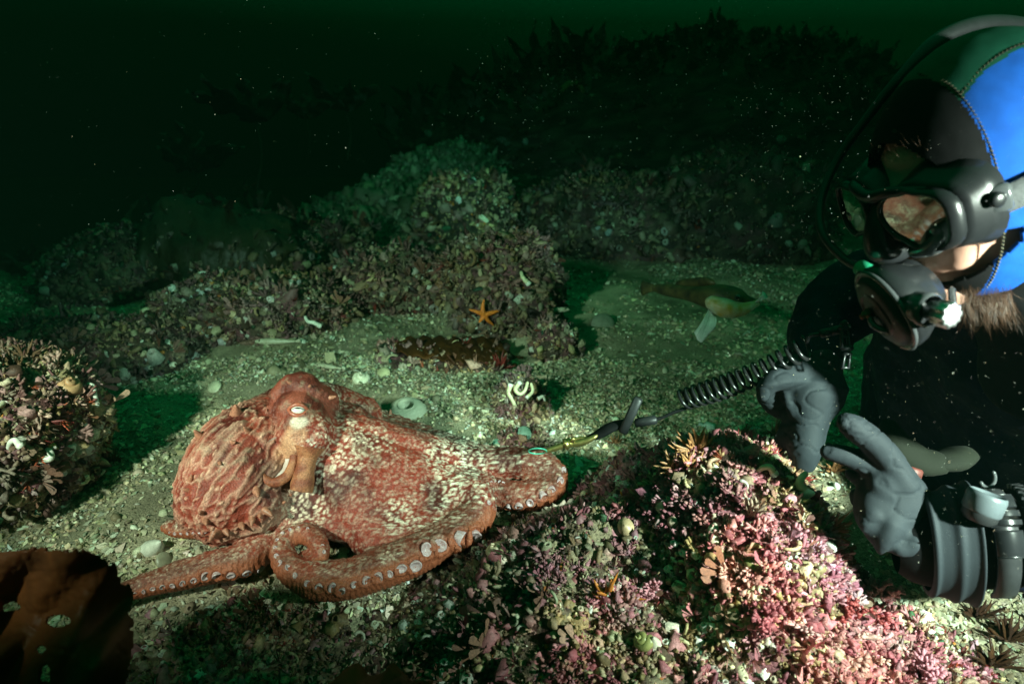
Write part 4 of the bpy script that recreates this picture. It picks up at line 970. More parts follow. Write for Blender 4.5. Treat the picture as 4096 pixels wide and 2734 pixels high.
# ------------------------------------------------------------------ gloves
def WG(L): return [(W(a, b, t), r) for a, b, t, r in L]
def ell(a, b, t, rx, ry, rz): return sphere(W(a, b, t), (rx, ry, rz), 24, 16, VIEW)
near = [ell(3505, 2015, .876, .030, .046, .018), ell(3575, 1945, .862, .034, .036, .020), ell(3545, 2030, .866, .036, .040, .020), ell(3615, 2020, .862, .034, .046, .021), ell(3560, 2100, .862, .036, .034, .018), ell(3640, 2090, .866, .026, .040, .018),
        chain(WG([(3610, 1940, .860, .022), (3560, 1845, .858, .0185), (3490, 1765, .852, .0180), (3420, 1712, .846, .0168), (3385, 1688, .844, .0135)]), 6, 18),      # index
        chain(WG([(3570, 1960, .868, .022), (3500, 1880, .872, .0160), (3430, 1838, .874, .0150), (3370, 1818, .876, .0140), (3315, 1806, .88, .0120)]), 6, 18),      # middle
        chain(WG([(3560, 2010, .876, .022), (3500, 1955, .884, .0150), (3450, 1918, .890, .0130), (3408, 1895, .895, .0100)]), 6, 18),                              # ring
        chain(WG([(3550, 2060, .88, .020), (3490, 2040, .895, .0150), (3445, 2010, .902, .0130), (3425, 1980, .908, .0105)]), 6, 18),                                # little
        chain(WG([(3560, 2100, .858, .022), (3535, 2150, .856, .016), (3522, 2190, .856, .009), (3522, 2212, .856, .003)]), 6, 16),                              # loose fold of rubber
        chain(WG([(3490, 2060, .86, .016), (3465, 2100, .858, .010), (3452, 2120, .858, .004)]), 4, 14),
        chain(WG([(3660, 2030, .868, .022), (3668, 2100, .862, .020), (3640, 2165, .855, .0180), (3605, 2195, .852, .0120)]), 6, 18),                             # thumb, folded
        chain(WG([(3670, 1990, .872, .014), (3690, 2040, .872, .010), (3697, 2085, .87, .005)]), 4, 12)]
g = organic('glove', near, .0026, 12, M_glove); V = V3(g); N = N3(g)
px, py = to_px(V)
fold = np.sin((px*.9+py*.35)*.045+2.5*fbm(V*14, 2, 6))*sstep(1960, 2120, py)*.0010
tip = V-W(3395, 1693, .845); tipm = sstep(.030, .022, np.linalg.norm(tip, axis=1))
fr_ = VIEW.T@V.T; gridp = np.minimum(np.abs(np.sin(fr_[0]*1300+fr_[1]*900)), np.abs(np.sin(fr_[0]*1300-fr_[1]*900)))
setV(g, V+N*(fold+.0010*fbm(V*45, 3, 7)-.0016*sstep(.07, 0, np.abs(fbm(V*np.array([26, 26, 40]), 2, 71)))-.0009*tipm*sstep(.45, .1, gridp))[:, None])
obj('glove', g, diver, label='large open grey glove resting beside the pink rock')
far = [ell(3130, 1565, 1.07, .040, .034, .026), ell(3225, 1530, 1.055, .056, .040, .036), ell(3275, 1580, 1.055, .036, .042, .034), ell(3180, 1490, 1.055, .036, .030, .030), ell(3290, 1480, 1.06, .030, .036, .030), ell(3300, 1560, 1.05, .032, .046, .030), ell(3250, 1600, 1.045, .040, .040, .028),
       chain(WG([(3240, 1580, 1.045, .040), (3235, 1660, 1.04, .030), (3228, 1720, 1.036, .0255), (3218, 1790, 1.036, .0265), (3215, 1840, 1.04, .022)]), 6, 20),
       chain(WG([(3190, 1640, 1.05, .022), (3165, 1700, 1.052, .016), (3130, 1760, 1.06, .0135), (3100, 1810, 1.068, .010)]), 6, 16),
       chain(WG([(3290, 1640, 1.05, .020), (3280, 1700, 1.045, .014), (3262, 1790, 1.045, .013)]), 6, 16),
       chain(WG([(3200, 1490, 1.04, .024), (3120, 1510, 1.03, .020), (3075, 1540, 1.026, .015), (3055, 1585, 1.026, .009)]), 6, 16),
       chain(WG([(3200, 1600, 1.075, .030), (3130, 1610, 1.078, .028), (3080, 1585, 1.07, .022)]), 6, 16),
       chain(WG([(3145, 1545, 1.040, .008), (3150, 1600, 1.035, .007), (3180, 1650, 1.035, .010)]), 6, 12)]
g2 = organic('glove', far, .0026, 12, M_glove); V = V3(g2); N = N3(g2); px, py = to_px(V)
fold = np.exp(-((py-1525-.0009*(px-3200)**2)/16)**2)*.0035
setV(g2, V+N*(fold+.0010*fbm(V*45, 3, 17)-.0018*sstep(.07, 0, np.abs(fbm(V*np.array([24, 24, 40]), 2, 72))))[:, None])
obj('glove', g2, diver, label='grey glove pinching downwards just beyond the pink rock')
# glove cuffs: stiff rings at the wrist
wp, wd = W(3785, 2175, .865), VIEW@np.array([.93, .10, .30]); CM = frame(wd, VIEW@np.array([0, .9, .4]))
prof = []
for k in range(40):
    t = k/39; prof.append((.050+.0100*t+.0030*math.exp(-((t-.06)/.07)**2)+.0030*math.exp(-((t-.55)/.10)**2)+.0030*math.exp(-((t-.97)/.06)**2), (t-.5)*.052))
v, fc = lathe([(.046, -.026)]+prof+[(.052, .026)], 56); v = v*[1.42, .95, 1]
obj('glove_cuff', mesh_np('glove_cuff', v@CM.T+wp, fc, M_glove), diver)
v, fc = lathe([(.030, -.060), (.040, -.045), (.046, -.022), (.048, .03), (.046, .09)], 40); obj('inner_sleeve', mesh_np('inner_sleeve', (v*[1.3, .95, 1])@CM.T+wp, fc, M_neo), diver)
# wrist computer
comp = thing('dive_computer', 'wrist dive computer with a pale rim and black strap on the near forearm', 'dive computer', W(3930, 2100, .83))
cdir = VIEW@np.array([.30, .93, .12]); DM = frame(cdir, VIEW@np.array([.95, -.3, 0])); cc = W(3940, 2005, .80)
obj('bezel', mesh_np('bezel', *lathe([(0.0191, -0.0142), (0.0212, -0.0114), (0.0216, 0.0057), (0.0205, 0.0106), (0.0184, 0.0114), (0.0173, 0.0065)], 48, DM, cc), M_white), comp)
obj('screen', mesh_np('screen', *lathe([(0.0004, 0.0065), (0.0184, 0.0065)], 48, DM, cc), M_white), comp)
obj('case', mesh_np('case', *lathe([(0.0144, -0.0256), (0.0194, -0.0199), (0.0194, -0.0114)], 40, DM, cc), M_plast2), comp)
# strap goes round the arm: broad links, keeper, buckle
SA = wp+wd*.052
def around(a, r, along=0.): return SA+wd*along+CM[:, 0]*math.cos(a)*r*1.36+CM[:, 1]*math.sin(a)*r
def band(name, a0, a1, r, w, th, al, m, par, n=14):
    V = []
    for a in np.linspace(a0, a1, n):
        for dr_, dw in ((0, -w), (th, -w), (th, w), (0, w)): V.append(around(a, r+dr_, al+dw))
    F = []
    for k in range(n-1):
        for i in range(4): F.append([k*4+i, k*4+(i+1) % 4, (k+1)*4+(i+1) % 4, (k+1)*4+i])
    F += [[0, 1, 2, 3], [(n-1)*4+3, (n-1)*4+2, (n-1)*4+1, (n-1)*4]]
    return obj(name, mesh_np(name, np.array(V), np.array(F), m, smooth=False), par)
st = band('strap', -2.4, 2.4, .0505, .0125, .004, .0, M_plast2, comp, 40)
for a0, a1, th in ((.12, .42, .0075), (.50, .60, .010), (.66, .74, .010)): band('strap_keeper', a0, a1, .052, .015, th, .0, M_plast, st)
band('strap_buckle', .82, 1.25, .052, .0145, .0085, .0, M_plast, comp)
for k in range(16): band('strap_tooth', -.6+.17*k, -.50+.17*k, .0515, .005, .0075, .030, M_plast2, comp, 5)
band('outer_strap', -2.4, 2.4, .050, .008, .004, .030, M_neo, comp, 40)
# yellow-green float behind the near glove
fl = thing('yellow_green_pouch', 'dull yellow green rubber piece with a red patch, behind the near glove', 'pouch', W(3720, 1850, .98))
v, fc = chain(WG([(3560, 1720, 1.0, .018), (3600, 1790, .99, .026), (3680, 1840, .98, .024), (3745, 1850, .975, .020)]), 6, 18, flat=.7); obj('pouch', mesh_np('pouch', v, fc, M_lime), fl)
v, fc = chain(WG([(3755, 1850, .975, .018), (3810, 1835, .98, .024), (3855, 1820, .985, .020)]), 6, 18, flat=.6); obj('pouch_end', mesh_np('pouch_end', v, fc, M_lime), fl)
v, fc = box((0, 0, 0), (.022, .022, .012), VIEW@np.array([[.9, .3, 0], [-.3, .9, 0], [0, 0, 1]]), .003); obj('red_patch', mesh_np('red_patch', v+W(3655, 1898, .96), fc, M_red), fl)
sn = thing('snap_shackle', 'small grey hook above the wrist computer', 'hook', W(3940, 1900, .85))
a = np.linspace(-2.6, .6, 16); pth = np.array([W(3950+30*math.cos(k), 1910-38*math.sin(k), .86) for k in a]); obj('hook', mesh_np('hook', *tube(pth, .0024, 8), M_frame), sn)
# ------------------------------------------------------------------ coiled lanyard, its clip, the brass snap hook and the loose buckle
M_coil = mat('black_coil', (.018, .018, .019), .25, var=.1)
lan = thing('coiled_lanyard', 'black coiled lanyard stretched from the far glove down to a brass snap hook', 'lanyard', W(2950, 1520, 1.1))
c0, c1 = W(3232, 1385, 1.0), W(2722, 1600, 1.13); axc = c1-c0; L = np.linalg.norm(axc); CMx = frame(axc/L, (0, 0, 1)); turns = 16.5; n = int(turns*16); pth = []
for k in range(n+1):
    t = k/n; a = 2*math.pi*turns*t; sag = -.010*math.sin(math.pi*t); rr_ = .0170*(1-.08*math.sin(7*t)); pth.append(c0+axc*t+CMx[:, 0]*math.cos(a)*rr_+CMx[:, 1]*math.sin(a)*rr_+np.array([0, 0, sag]))
top = [W(3345, 1322, .97), W(3290, 1335, .975), W(3240, 1342, .98), W(3226, 1375, .985)]
bot = [W(2690, 1650, 1.14), W(2640, 1672, 1.15), W(2560, 1686, 1.16)]
pth = np.vstack([catmull(top, 5)[:-1], pth, catmull([pth[-1]]+bot, 6)[1:]])
obj('coil', mesh_np('coil', *tube(pth, .0030, 9), M_coil), lan)
fr = frame(top[0]-top[1]); obj('ferrule', mesh_np('ferrule', *lathe([(.0045, -.016), (.0068, -.014), (.0068, -.002), (.0052, -.001), (.0068, 0), (.0068, .014), (.0040, .017)], 18, fr, W(3325, 1326, .97)), M_plast), lan)
fr = frame(bot[1]-bot[2]); obj('ferrule', mesh_np('ferrule', *lathe([(.0045, -.020), (.0080, -.018), (.0080, .016), (.0045, .019)], 14, fr, W(2585, 1684, 1.155)), M_plast2), lan)
clip = thing('plastic_clip', 'black plastic squeeze clip and strap end between lanyard and brass hook', 'clip', W(2480, 1680, 1.16))
dv = W(2560, 1590, 1.15)-W(2495, 1730, 1.17); dv /= np.linalg.norm(dv); BM = frame(np.cross(dv, CAM-W(2520, 1660, 1.16)), dv)
BM = np.stack([dv, np.cross(BM[:, 2], dv)*-1, BM[:, 2]], 1); BM[:, 1] = np.cross(BM[:, 2], BM[:, 0])
for off, sz in ((.010, (.070, .011, .016)), (-.008, (.060, .009, .014))):
    v, fc = box((0, off, 0), sz, None, .003); obj('clip_jaw', mesh_np('clip_jaw', v@BM.T+W(2525, 1655, 1.155), fc, M_plast2), clip)
for q in (-.026, 0, .026):
    v, fc = box((q, .001, 0), (.010, .020, .012), None, .002); obj('clip_bridge', mesh_np('clip_bridge', v@BM.T+W(2525, 1655, 1.155), fc, M_plast), clip)
v, fc = chain(WG([(2500, 1690, 1.165, .010), (2440, 1710, 1.17, .014), (2390, 1738, 1.175, .012), (2350, 1752, 1.18, .006)]), 5, 14, flat=.55); obj('strap_end', mesh_np('strap_end', v, fc, M_neo), clip)
M_brass = mat('aged_brass', (.42, .34, .12), .32, metal=.85, var=.25, vscale=90, bump=.2, bscale=300, bdist=.0006)
hk = thing('snap_hook', 'brass snap hook lying at the end of the octopus\' right arm', 'snap hook', W(2290, 1770, 1.17))
v, fc = chain(WG([(2185, 1802, 1.17, .0042), (2225, 1790, 1.17, .0052), (2262, 1775, 1.17, .0058)]), 5, 14); obj('swivel_shank', mesh_np('swivel_shank', v, fc, M_brass), hk)
fr = frame(W(2300, 1762, 1.17)-W(2225, 1790, 1.17)); obj('collar', mesh_np('collar', *lathe([(.006, -.006), (.010, -.005), (.0105, 0), (.008, .002), (.0095, .004), (.0085, .008), (.005, .009)], 20, fr, W(2268, 1773, 1.17)), M_brass), hk)
v, fc = chain(WG([(2275, 1772, 1.17, .0055), (2310, 1772, 1.168, .0062), (2345, 1762, 1.166, .0058), (2375, 1748, 1.165, .0046), (2386, 1742, 1.165, .003)]), 5, 14); obj('hook', mesh_np('hook', v, fc, M_brass), hk)
v, fc = chain(WG([(2278, 1762, 1.172, .003), (2310, 1752, 1.172, .0028), (2345, 1750, 1.17, .0026)]), 5, 10); obj('gate', mesh_np('gate', v, fc, M_brass), hk)
v, fc = chain(WG([(2290, 1764, 1.16, .0035), (2292, 1755, 1.155, .0045)]), 3, 10); obj('thumb_knob', mesh_np('thumb_knob', v, fc, M_brass), hk)
a = np.linspace(0, 2*math.pi, 26); pth = np.array([W(2150+36*math.cos(k), 1803+11*math.sin(k), 1.165+.012*math.sin(k)) for k in a]); obj('split_ring', mesh_np('split_ring', *tube(pth, .0013, 6, cap=False), mat('green_ring', (.08, .45, .32), .2)), hk)
bk = thing('loose_buckle', 'open black plastic buckle hanging below the regulator', 'buckle', W(3385, 1390, .95))
def bar(p, q, w, t=.0): return tube([W(*p, .95+t), W(*q, .95+t)], w, 4)
obj('buckle_frame', mesh_np('buckle_frame', *join([bar((3368, 1310), (3368, 1385), .0035), bar((3392, 1310), (3394, 1385), .0035), bar((3368, 1310), (3392, 1310), .0055), bar((3368, 1345), (3392, 1345), .003), bar((3368, 1388), (3394, 1388), .0035)]), M_plast, smooth=False), bk)
obj('buckle_tongue', mesh_np('buckle_tongue', *join([bar((3378, 1392), (3400, 1392), .0055), bar((3380, 1415), (3370, 1470), .0022), bar((3400, 1415), (3394, 1470), .0022), bar((3380, 1415), (3400, 1415), .003), bar((3370, 1470), (3394, 1470), .0022)]), M_plast, smooth=False), bk)
obj('top_eye', mesh_np('top_eye', *sphere(W(3376, 1298, .95), (.006, .005, .007), 12, 8), M_plast), bk)
# ------------------------------------------------------------------ living things and shells lying about
dgc = bpy.context.evaluated_depsgraph_get()
def all_bvh():
    Vs, Fs, off = [], [], 0
    for me in [front_me]+[m for _, m, _ in ROCKS]+[seabed]:
        v = V3(me); Vs.append(v); f = np.empty(len(me.loops), np.int32); me.loops.foreach_get('vertex_index', f); Fs.append(f.reshape(-1, 4)+off); off += len(v)
    return BVHTree.FromPolygons(np.concatenate(Vs).tolist(), np.concatenate(Fs).tolist())
GB = all_bvh()
def spot(px, py):
    q, n = hit(GB, px, py)
    if q is None: q, n = P(px, py, 0.), np.array([0, 0, 1.])
    return q, n, (q-CAM)@CF
def place_mesh(name, vf, q, n, size, label, cat, m, col=None, spin=0., tilt=None, lift=0., group=None, parts=()):
    """thing from unit shape(s) sitting at q with its z along n"""
    z = np.asarray(n, float) if tilt is None else np.asarray(n, float)+np.asarray(tilt, float)
    R = frame(z, (math.cos(spin), math.sin(spin), 0)); q = np.asarray(q)+np.asarray(n)*lift
    if not parts:
        v, f = vf; me = mesh_np(name, (v*size)@R.T, f, m, tint=None if col is None else np.tile(col, (len(v), 1)))
        o = obj(name, me); o.location = q; o['label'] = label; o['category'] = cat
        if group: o['group'] = group
        return o
    o = thing(name, label, cat, q, group)
    for pn, (v, f), pm, pc in ((name+'_body', vf, m, col),)+tuple(parts):
        me = mesh_np(pn, (v*size)@R.T+q, f, pm, tint=None if pc is None else np.tile(pc, (len(v), 1))); obj(pn, me, o)
    return o
# orange starfish
q, n, t = spot(1922, 1248); n = n*.5+(CAM-q)/np.linalg.norm(CAM-q)*.7; n /= np.linalg.norm(n); q = q+n*.035
M_star = mat('orange_starfish', (.85, .20, .025), .5, var=.18, vscale=200, bump=.8, bscale=420, bdist=.002)
sp = []
for a, L in ((94, 60), (158, 66), (10, 70), (-46, 66), (-118, 34)):
    a = math.radians(a); px, py = 1922+L*math.cos(a), 1250-L*math.sin(a); e = q+(CR*math.cos(a)+CU*math.sin(a))*L*t/FPX; e = e-n*((e-q)@n)
    mid = (q+e)/2+CR*.004*math.sin(a*3); e2, m2 = hit(GB, px, py); 
    sp.append(chain([(q, .0095), (mid, .0078), (e-n*.003, .0036)], 6, 12, flat=.8))
sf = obj('starfish', organic('starfish', sp, .0016, 3, M_star)); sf['label'] = 'bright orange five armed starfish clinging to a crusted boulder'; sf['category'] = 'starfish'
# brown fish behind the coil: body, head, eye, jaws, fins
M_fish = mat('fish_skin', (.10, .085, .03), .5, col2=(.022, .024, .014), vscale=38, bump=.3, bscale=300, bdist=.001)
M_throat = mat('fish_throat', (.62, .62, .50), .4, col2=(.55, .34, .07), vscale=45); M_fin = mat('fish_fin', (.72, .78, .76), .35, var=.15, vscale=40)
fish = thing('fish', 'brown mottled sculpin with white throat and a spread pale fin, hovering behind the coil', 'fish', W(2880, 1220, 1.55))
fb = [chain(WG([(3010, 1205, 1.50, .010), (2975, 1208, 1.50, .022), (2930, 1198, 1.50, .030), (2870, 1192, 1.51, .032), (2815, 1184, 1.54, .024), (2750, 1172, 1.60, .018), (2670, 1160, 1.68, .016), (2620, 1152, 1.74, .010)]), 6, 22)]
fbm_ = organic('body', fb, .004, 4, M_fish); obj('body', fbm_, fish)
v, f = chain(WG([(3025, 1215, 1.485, .008), (2960, 1236, 1.478, .020), (2900, 1232, 1.470, .027), (2858, 1215, 1.472, .022)]), 6, 18, flat=.8); obj('throat', mesh_np('throat', v, f, M_throat), fish)
v, f = sphere(W(2950, 1190, 1.462), .0075, 18, 12); e = obj('eye', mesh_np('eye', v, f, mat('fish_eye', (.05, .05, .04), .1, coat=1.)), fish)
v, f = sphere(W(2949, 1190, 1.4555), .0038, 12, 8); obj('pupil', mesh_np('pupil', v, f, M_pupil), e)
v, f = chain(WG([(3000, 1215, 1.49, .008), (3030, 1205, 1.485, .007), (3045, 1195, 1.485, .005)]), 4, 12, flat=.5); obj('lower_jaw', mesh_np('lower_jaw', v, f, M_throat), fish)
def fin(name, root, tips, thick=.0012, m=None):
    n = len(tips); rootp = [root[0]+(root[1]-root[0])*k/(n-1) for k in range(n)]; fo = []
    Vs = []
    for k in range(n):
        for j in range(7):
            s = j/6; c = rootp[k]*(1-s)+tips[k]*s+CF*(-.010*math.sin(s*math.pi)+.0022*(-1)**k*s); Vs.append(c)
    F = [[a*7+j, a*7+j+1, (a+1)*7+j+1, (a+1)*7+j] for a in range(n-1) for j in range(6)]
    o = obj(name, mesh_np(name, np.array(Vs), np.array(F), m or M_fin), fish); so = o.modifiers.new('t', 'SOLIDIFY'); so.thickness = thick; so.offset = 0
    for k in range(0, n, 2):
        v, f = tube(np.array(Vs[k*7:(k+1)*7])-CF*.0006, [.0014]*4+[.0009]*3, 5); obj('fin_ray', mesh_np('fin_ray', v, f, m or M_fin), o)
fin('pectoral_fin', (W(2838, 1232, 1.475), W(2858, 1262, 1.475)), [W(*p, 1.44) for p in ((2778, 1330), (2783, 1345), (2790, 1358), (2797, 1366), (2804, 1370), (2811, 1366), (2818, 1358), (2824, 1350), (2830, 1342), (2837, 1336), (2843, 1328), (2850, 1322), (2856, 1318), (2860, 1310), (2863, 1298))])
fin('front_flap', (W(3022, 1208, 1.48), W(3032, 1200, 1.48)), [W(*p, 1.47) for p in ((3052, 1165), (3062, 1175), (3072, 1188), (3066, 1192), (3050, 1200), (3040, 1210))])
fin('dorsal_fin', (W(2860, 1150, 1.53), W(2690, 1145, 1.66)), [W(*p) for p in ((2850, 1115, 1.53), (2820, 1108, 1.55), (2790, 1110, 1.57), (2760, 1112, 1.60), (2735, 1116, 1.62), (2710, 1124, 1.65))], m=M_fish)
fin('tail_fin', (W(2622, 1144, 1.74), W(2620, 1160, 1.74)), [W(*p, 1.80) for p in ((2570, 1122), (2564, 1134), (2562, 1146), (2562, 1158), (2565, 1170), (2570, 1182))], m=M_fish)
# gobies resting on the gravel
def goby(px, py, length, yaw, lab):
    q, n, t = spot(px, py); L = length; d = np.array([math.cos(yaw), math.sin(yaw), 0]); q = q+np.array([0, 0, L*.09])
    o = thing('small_fish', lab, 'fish', q, 'small pale fish resting on the gravel'); s = [(-.5, .028), (-.35, .045), (-.15, .075), (.15, .085), (.34, .075), (.46, .04)]
    v, f = tube([q+d*L*a for a, r in s], [L*r for a, r in s], 12, up=(0, 0, 1)); obj('body', mesh_np('body', v, f, M_goby), o)
    sd = np.cross(d, [0, 0, 1]); 
    for k in (-1, 1):
        v, f = sphere(q+d*L*.36+sd*k*L*.055+np.array([0, 0, L*.045]), L*.022, 10, 6); obj('eye', mesh_np('eye', v, f, M_pupil), o)
    tl = q-d*L*.5; V = np.array([tl+[0, 0, L*.02], tl-[0, 0, L*.02], tl-d*L*.16+[0, 0, L*.07], tl-d*L*.16-[0, 0, L*.05]]); V = np.vstack([V+sd*.0008, V-sd*.0008])
    obj('tail_fin', mesh_np('tail_fin', V, np.array([[0, 1, 3, 2], [4, 6, 7, 5], [0, 4, 5, 1], [1, 5, 7, 3], [3, 7, 6, 2], [2, 6, 4, 0]]), M_goby), o)
    V = np.array([q+d*L*.2+sd*L*.08, q-d*L*.02+sd*L*.16, q-d*L*.08+sd*L*.07]); V = np.vstack([V, V+[0, 0, .0015]]); obj('side_fin', mesh_np('side_fin', V, np.array([[0, 1, 2], [3, 5, 4], [0, 3, 4], [0, 4, 1], [1, 4, 5], [1, 5, 2], [2, 5, 3], [2, 3, 0]]), M_goby), o)
M_goby = mat('goby_skin', (.50, .47, .36), .4, col2=(.34, .29, .20), vscale=120, bump=.2, bscale=500, bdist=.0006)
goby(1100, 1378, .115, math.pi, 'small pale fish lying at the foot of the low crusted ledge')
goby(1312, 1475, .080, 2.85, 'small pale fish on open gravel above the octopus head')
goby(2215, 1250, .10, 0.1, 'small dim fish resting right of the starfish boulder')
# dome shaped shell with a round hole, half buried
q, n, t = spot(1630, 1650); prof = [(.047, -.012), (.046, .004), (.040, .018), (.030, .027), (.0185, .031), (.0165, .029), (.014, .020), (.0005, .014)]
dm = thing('holed_dome_shell', 'smooth sandy grey dome with a round hole on top, half buried behind the octopus', 'shell', q)
M_dome = mat('sandy_dome', (.38, .37, .28), .7, var=.2, vscale=400, bump=.6, bscale=800, bdist=.001)
fr = frame((0, -.38, .92)); obj('dome', mesh_np('dome', *lathe(prof, 40, fr@np.diag([1., .85, 1]), q), M_dome), dm)
obj('hole_rim', mesh_np('hole_rim', *lathe([(.0145, .026), (.0185, .0325), (.0210, .0315), (.0195, .027)], 32, fr@np.diag([1., .85, 1]), q), M_dome), dm)
# scalloped shell piece with a small white worm tube, by the right arm
q, n, t = spot(2245, 2060); V = []; nu, nv = 22, 9
for j in range(nv):
    for i in range(nu):
        a = -1.25+2.5*i/(nu-1); r_ = .003+.034*(j/(nv-1))*(1+.16*math.sin(i*1.9)*(j/(nv-1))); V.append([r_*math.sin(a)*1.25, .010*math.cos(i*math.pi)*(j/(nv-1))*.18+.006*math.sin(j*.9)+.008*math.sin(a*2), r_*math.cos(a)])
F = [[j*nu+i, j*nu+i+1, (j+1)*nu+i+1, (j+1)*nu+i] for j in range(nv-1) for i in range(nu-1)]
sc = thing('frilled_shell', 'pale pink frilled shell standing on edge right of the octopus suckers', 'shell', q)
fr = frame(np.array([.45, -.15, .88]), (.9, .3, -.2)); M_shell = mat('pink_white_shell', (.66, .48, .40), .5, col2=(.44, .30, .24), vscale=70, bump=.5, bscale=250, bdist=.002)
for k, (dx, sc_) in enumerate(((0, 1.), (-.022, .8))):
    o = obj('shell_blade', mesh_np('shell_blade', (np.array(V)*sc_)@fr.T+q+np.array([dx, dx*.4, .0]), np.array(F), M_shell), sc); so = o.modifiers.new('t', 'SOLIDIFY'); so.thickness = .003
v, f = tube(catmull([q+[-.004, -.012, -.002], q+[-.003, -.016, .008], q+[.001, -.017, .020]], 5), .0038, 10); obj('worm_tube', mesh_np('worm_tube', v, f, mat('worm_white', (.78, .76, .66), .4, var=.1)), sc)
# snails, top shells, limpets
def p_snail(n=60, turns=2.6, seg=12):
    pth, rad = [], []
    for k in range(n+1):
        t = k/n; a = 2*math.pi*turns*t; R = .05+.42*t**1.6; pth.append([R*math.cos(a), R*math.sin(a), .78-.78*t**.9]); rad.append(.05+.30*t**1.3)
    return tube(pth, rad, seg)
def p_limpet():
    V, F = lathe([(.5, 0), (.42, .12), (.28, .27), (.12, .38), (.01, .42)], 20); a = np.arctan2(V[:, 1], V[:, 0]); V[:, :2] *= (1+.05*np.cos(a*11))[:, None]; return V*[1.15, .95, 1], F
def p_clam(): V, F = sphere((0, 0, 0), (.5, .42, .16), 22, 10); a = np.linalg.norm(V[:, :2], axis=1); V[:, 2] += .012*np.sin(a*60); return V, F
M_sh = mat_tint('shell', .4, vscale=90, var=.2, bump=.4, bscale=350, bdist=.001, spec=.5)
SNL, LMP, CLM = p_snail(), p_limpet(), p_clam()
rr = np.random.default_rng(5)
ITEMS = [
 (SNL, 1990, 2225, .030, (.50, .38, .26), 'tan snail shell below the front arm\'s big suckers', 'snail'),
 (SNL, 2010, 2245, .016, (.56, .42, .34), 'small pale snail shell tucked against the tan snail shell', 'snail'),
 (LMP, 610, 2200, .046, (.58, .54, .46), 'white lump of shell on the gravel beside the left arm', 'shell'),
 (CLM, 660, 2250, .034, (.26, .23, .16), 'flat brown shell between white lump and the left arm', 'shell'),
 (CLM, 1535, 1497, .042, (.46, .40, .24), 'round ribbed yellowish clam on the gravel behind the octopus head', 'shell'),
 (SNL, 1440, 1522, .034, (.66, .58, .44), 'whitish broken snail shell left of the round clam', 'snail'),
 (CLM, 2410, 1300, .085, (.20, .19, .15), 'large ribbed clam shell in the shade right of the starfish boulder', 'shell'),
 (CLM, 2100, 1735, .034, (.26, .42, .34), 'greenish flat shell near the end of the back arm', 'shell'),
 (CLM, 1990, 1775, .022, (.20, .40, .32), 'small green flat shell just above the tip of the back arm', 'shell'),
 (CLM, 1865, 1378, .040, (.42, .50, .42), 'pale wavy shell fragment lying on the brown kelp blade', 'shell'),
 (LMP, 2650, 2005, .022, (.80, .78, .70), 'bright white barnacle plate on the upper left of the big rock', 'barnacle'),
 (LMP, 2870, 1875, .024, (.80, .76, .66), 'white pointed shell standing near the middle of the big rock', 'shell'),
 (LMP, 2660, 2035, .026, (.50, .44, .34), 'tan ribbed barnacle just below the bright white plate', 'barnacle'),
 (SNL, 2865, 2235, .022, (.66, .36, .18), 'orange and white snail shell on the lit flank of the big rock', 'snail'),
 (SNL, 3000, 2265, .015, (.26, .22, .08), 'olive yellow snail shell right of the orange one', 'snail'),
 (LMP, 2805, 1962, .020, (.34, .24, .16), 'small brown limpet beside pink nodules on the big rock', 'limpet'),
 (LMP, 2695, 2085, .018, (.40, .30, .22), 'little brown limpet low on the dark side of the big rock', 'limpet'),
 (LMP, 2505, 2110, .026, (.44, .30, .18), 'ribbed brown limpet at the left foot of the big rock', 'limpet'),
 (SNL, 2575, 2565, .020, (.30, .28, .10), 'dark olive snail shell near the bottom of the big rock', 'snail'),
 (LMP, 2610, 2575, .024, (.74, .66, .52), 'white cone shell beside the dark olive snail', 'shell'),
 (LMP, 3345, 1950, .020, (.85, .83, .78), 'white shell chip on the bright right flank near the fingertips', 'shell'),
 (LMP, 3215, 1975, .024, (.86, .84, .80), 'white shell tip under the yellow worm tube', 'shell'),
 (LMP, 3365, 2120, .022, (.86, .83, .76), 'white shell chip on the outermost right bulge of the big rock', 'shell'),
 (LMP, 3305, 2185, .026, (.88, .86, .80), 'long white shell chip below the outermost bulge', 'shell'),
 (SNL, 3440, 2655, .020, (.36, .13, .10), 'large reddish spindle shell at the bottom edge of the photograph', 'snail'),
 (SNL, 265, 1555, .034, (.52, .28, .15), 'orange brown snail shell high on the left boulder', 'snail'),
 (LMP, 205, 1530, .020, (.44, .36, .22), 'tan limpet in the dark hollow of the left boulder', 'limpet'),
 (LMP, 152, 1530, .018, (.56, .28, .28), 'pink limpet in the dark hollow of the left boulder', 'limpet'),
 (CLM, 340, 1800, .030, (.48, .38, .30), 'pinkish grey shell stuck to the right face of the left boulder', 'shell'),
 (LMP, 320, 1735, .026, (.24, .14, .11), 'dark plum limpet right of the middle of the left boulder', 'limpet'),
 (CLM, 860, 1552, .045, (.44, .40, .28), 'worn bivalve half on the gravel left behind the octopus', 'shell'),
 (CLM, 690, 1460, .020, (.62, .56, .44), 'little white shell on the gravel below the long ledge', 'shell')]
for shp, px, py, sz, col, lab, cat in ITEMS:
    q, n, t = spot(px, py); nm = {'snail': 'snail_shell', 'limpet': 'limpet', 'barnacle': 'barnacle'}.get(cat, 'shell')
    if shp is LMP and cat == 'shell': shp_ = (LMP[0]*[.7, .7, 1.9], LMP[1])
    else: shp_ = shp
    place_mesh(nm, shp_, q, n, sz, lab, cat, M_sh, col, spin=rr.random()*6, tilt=rr.normal(0, .35, 3)+(CAM-q)*.25, lift=.004)
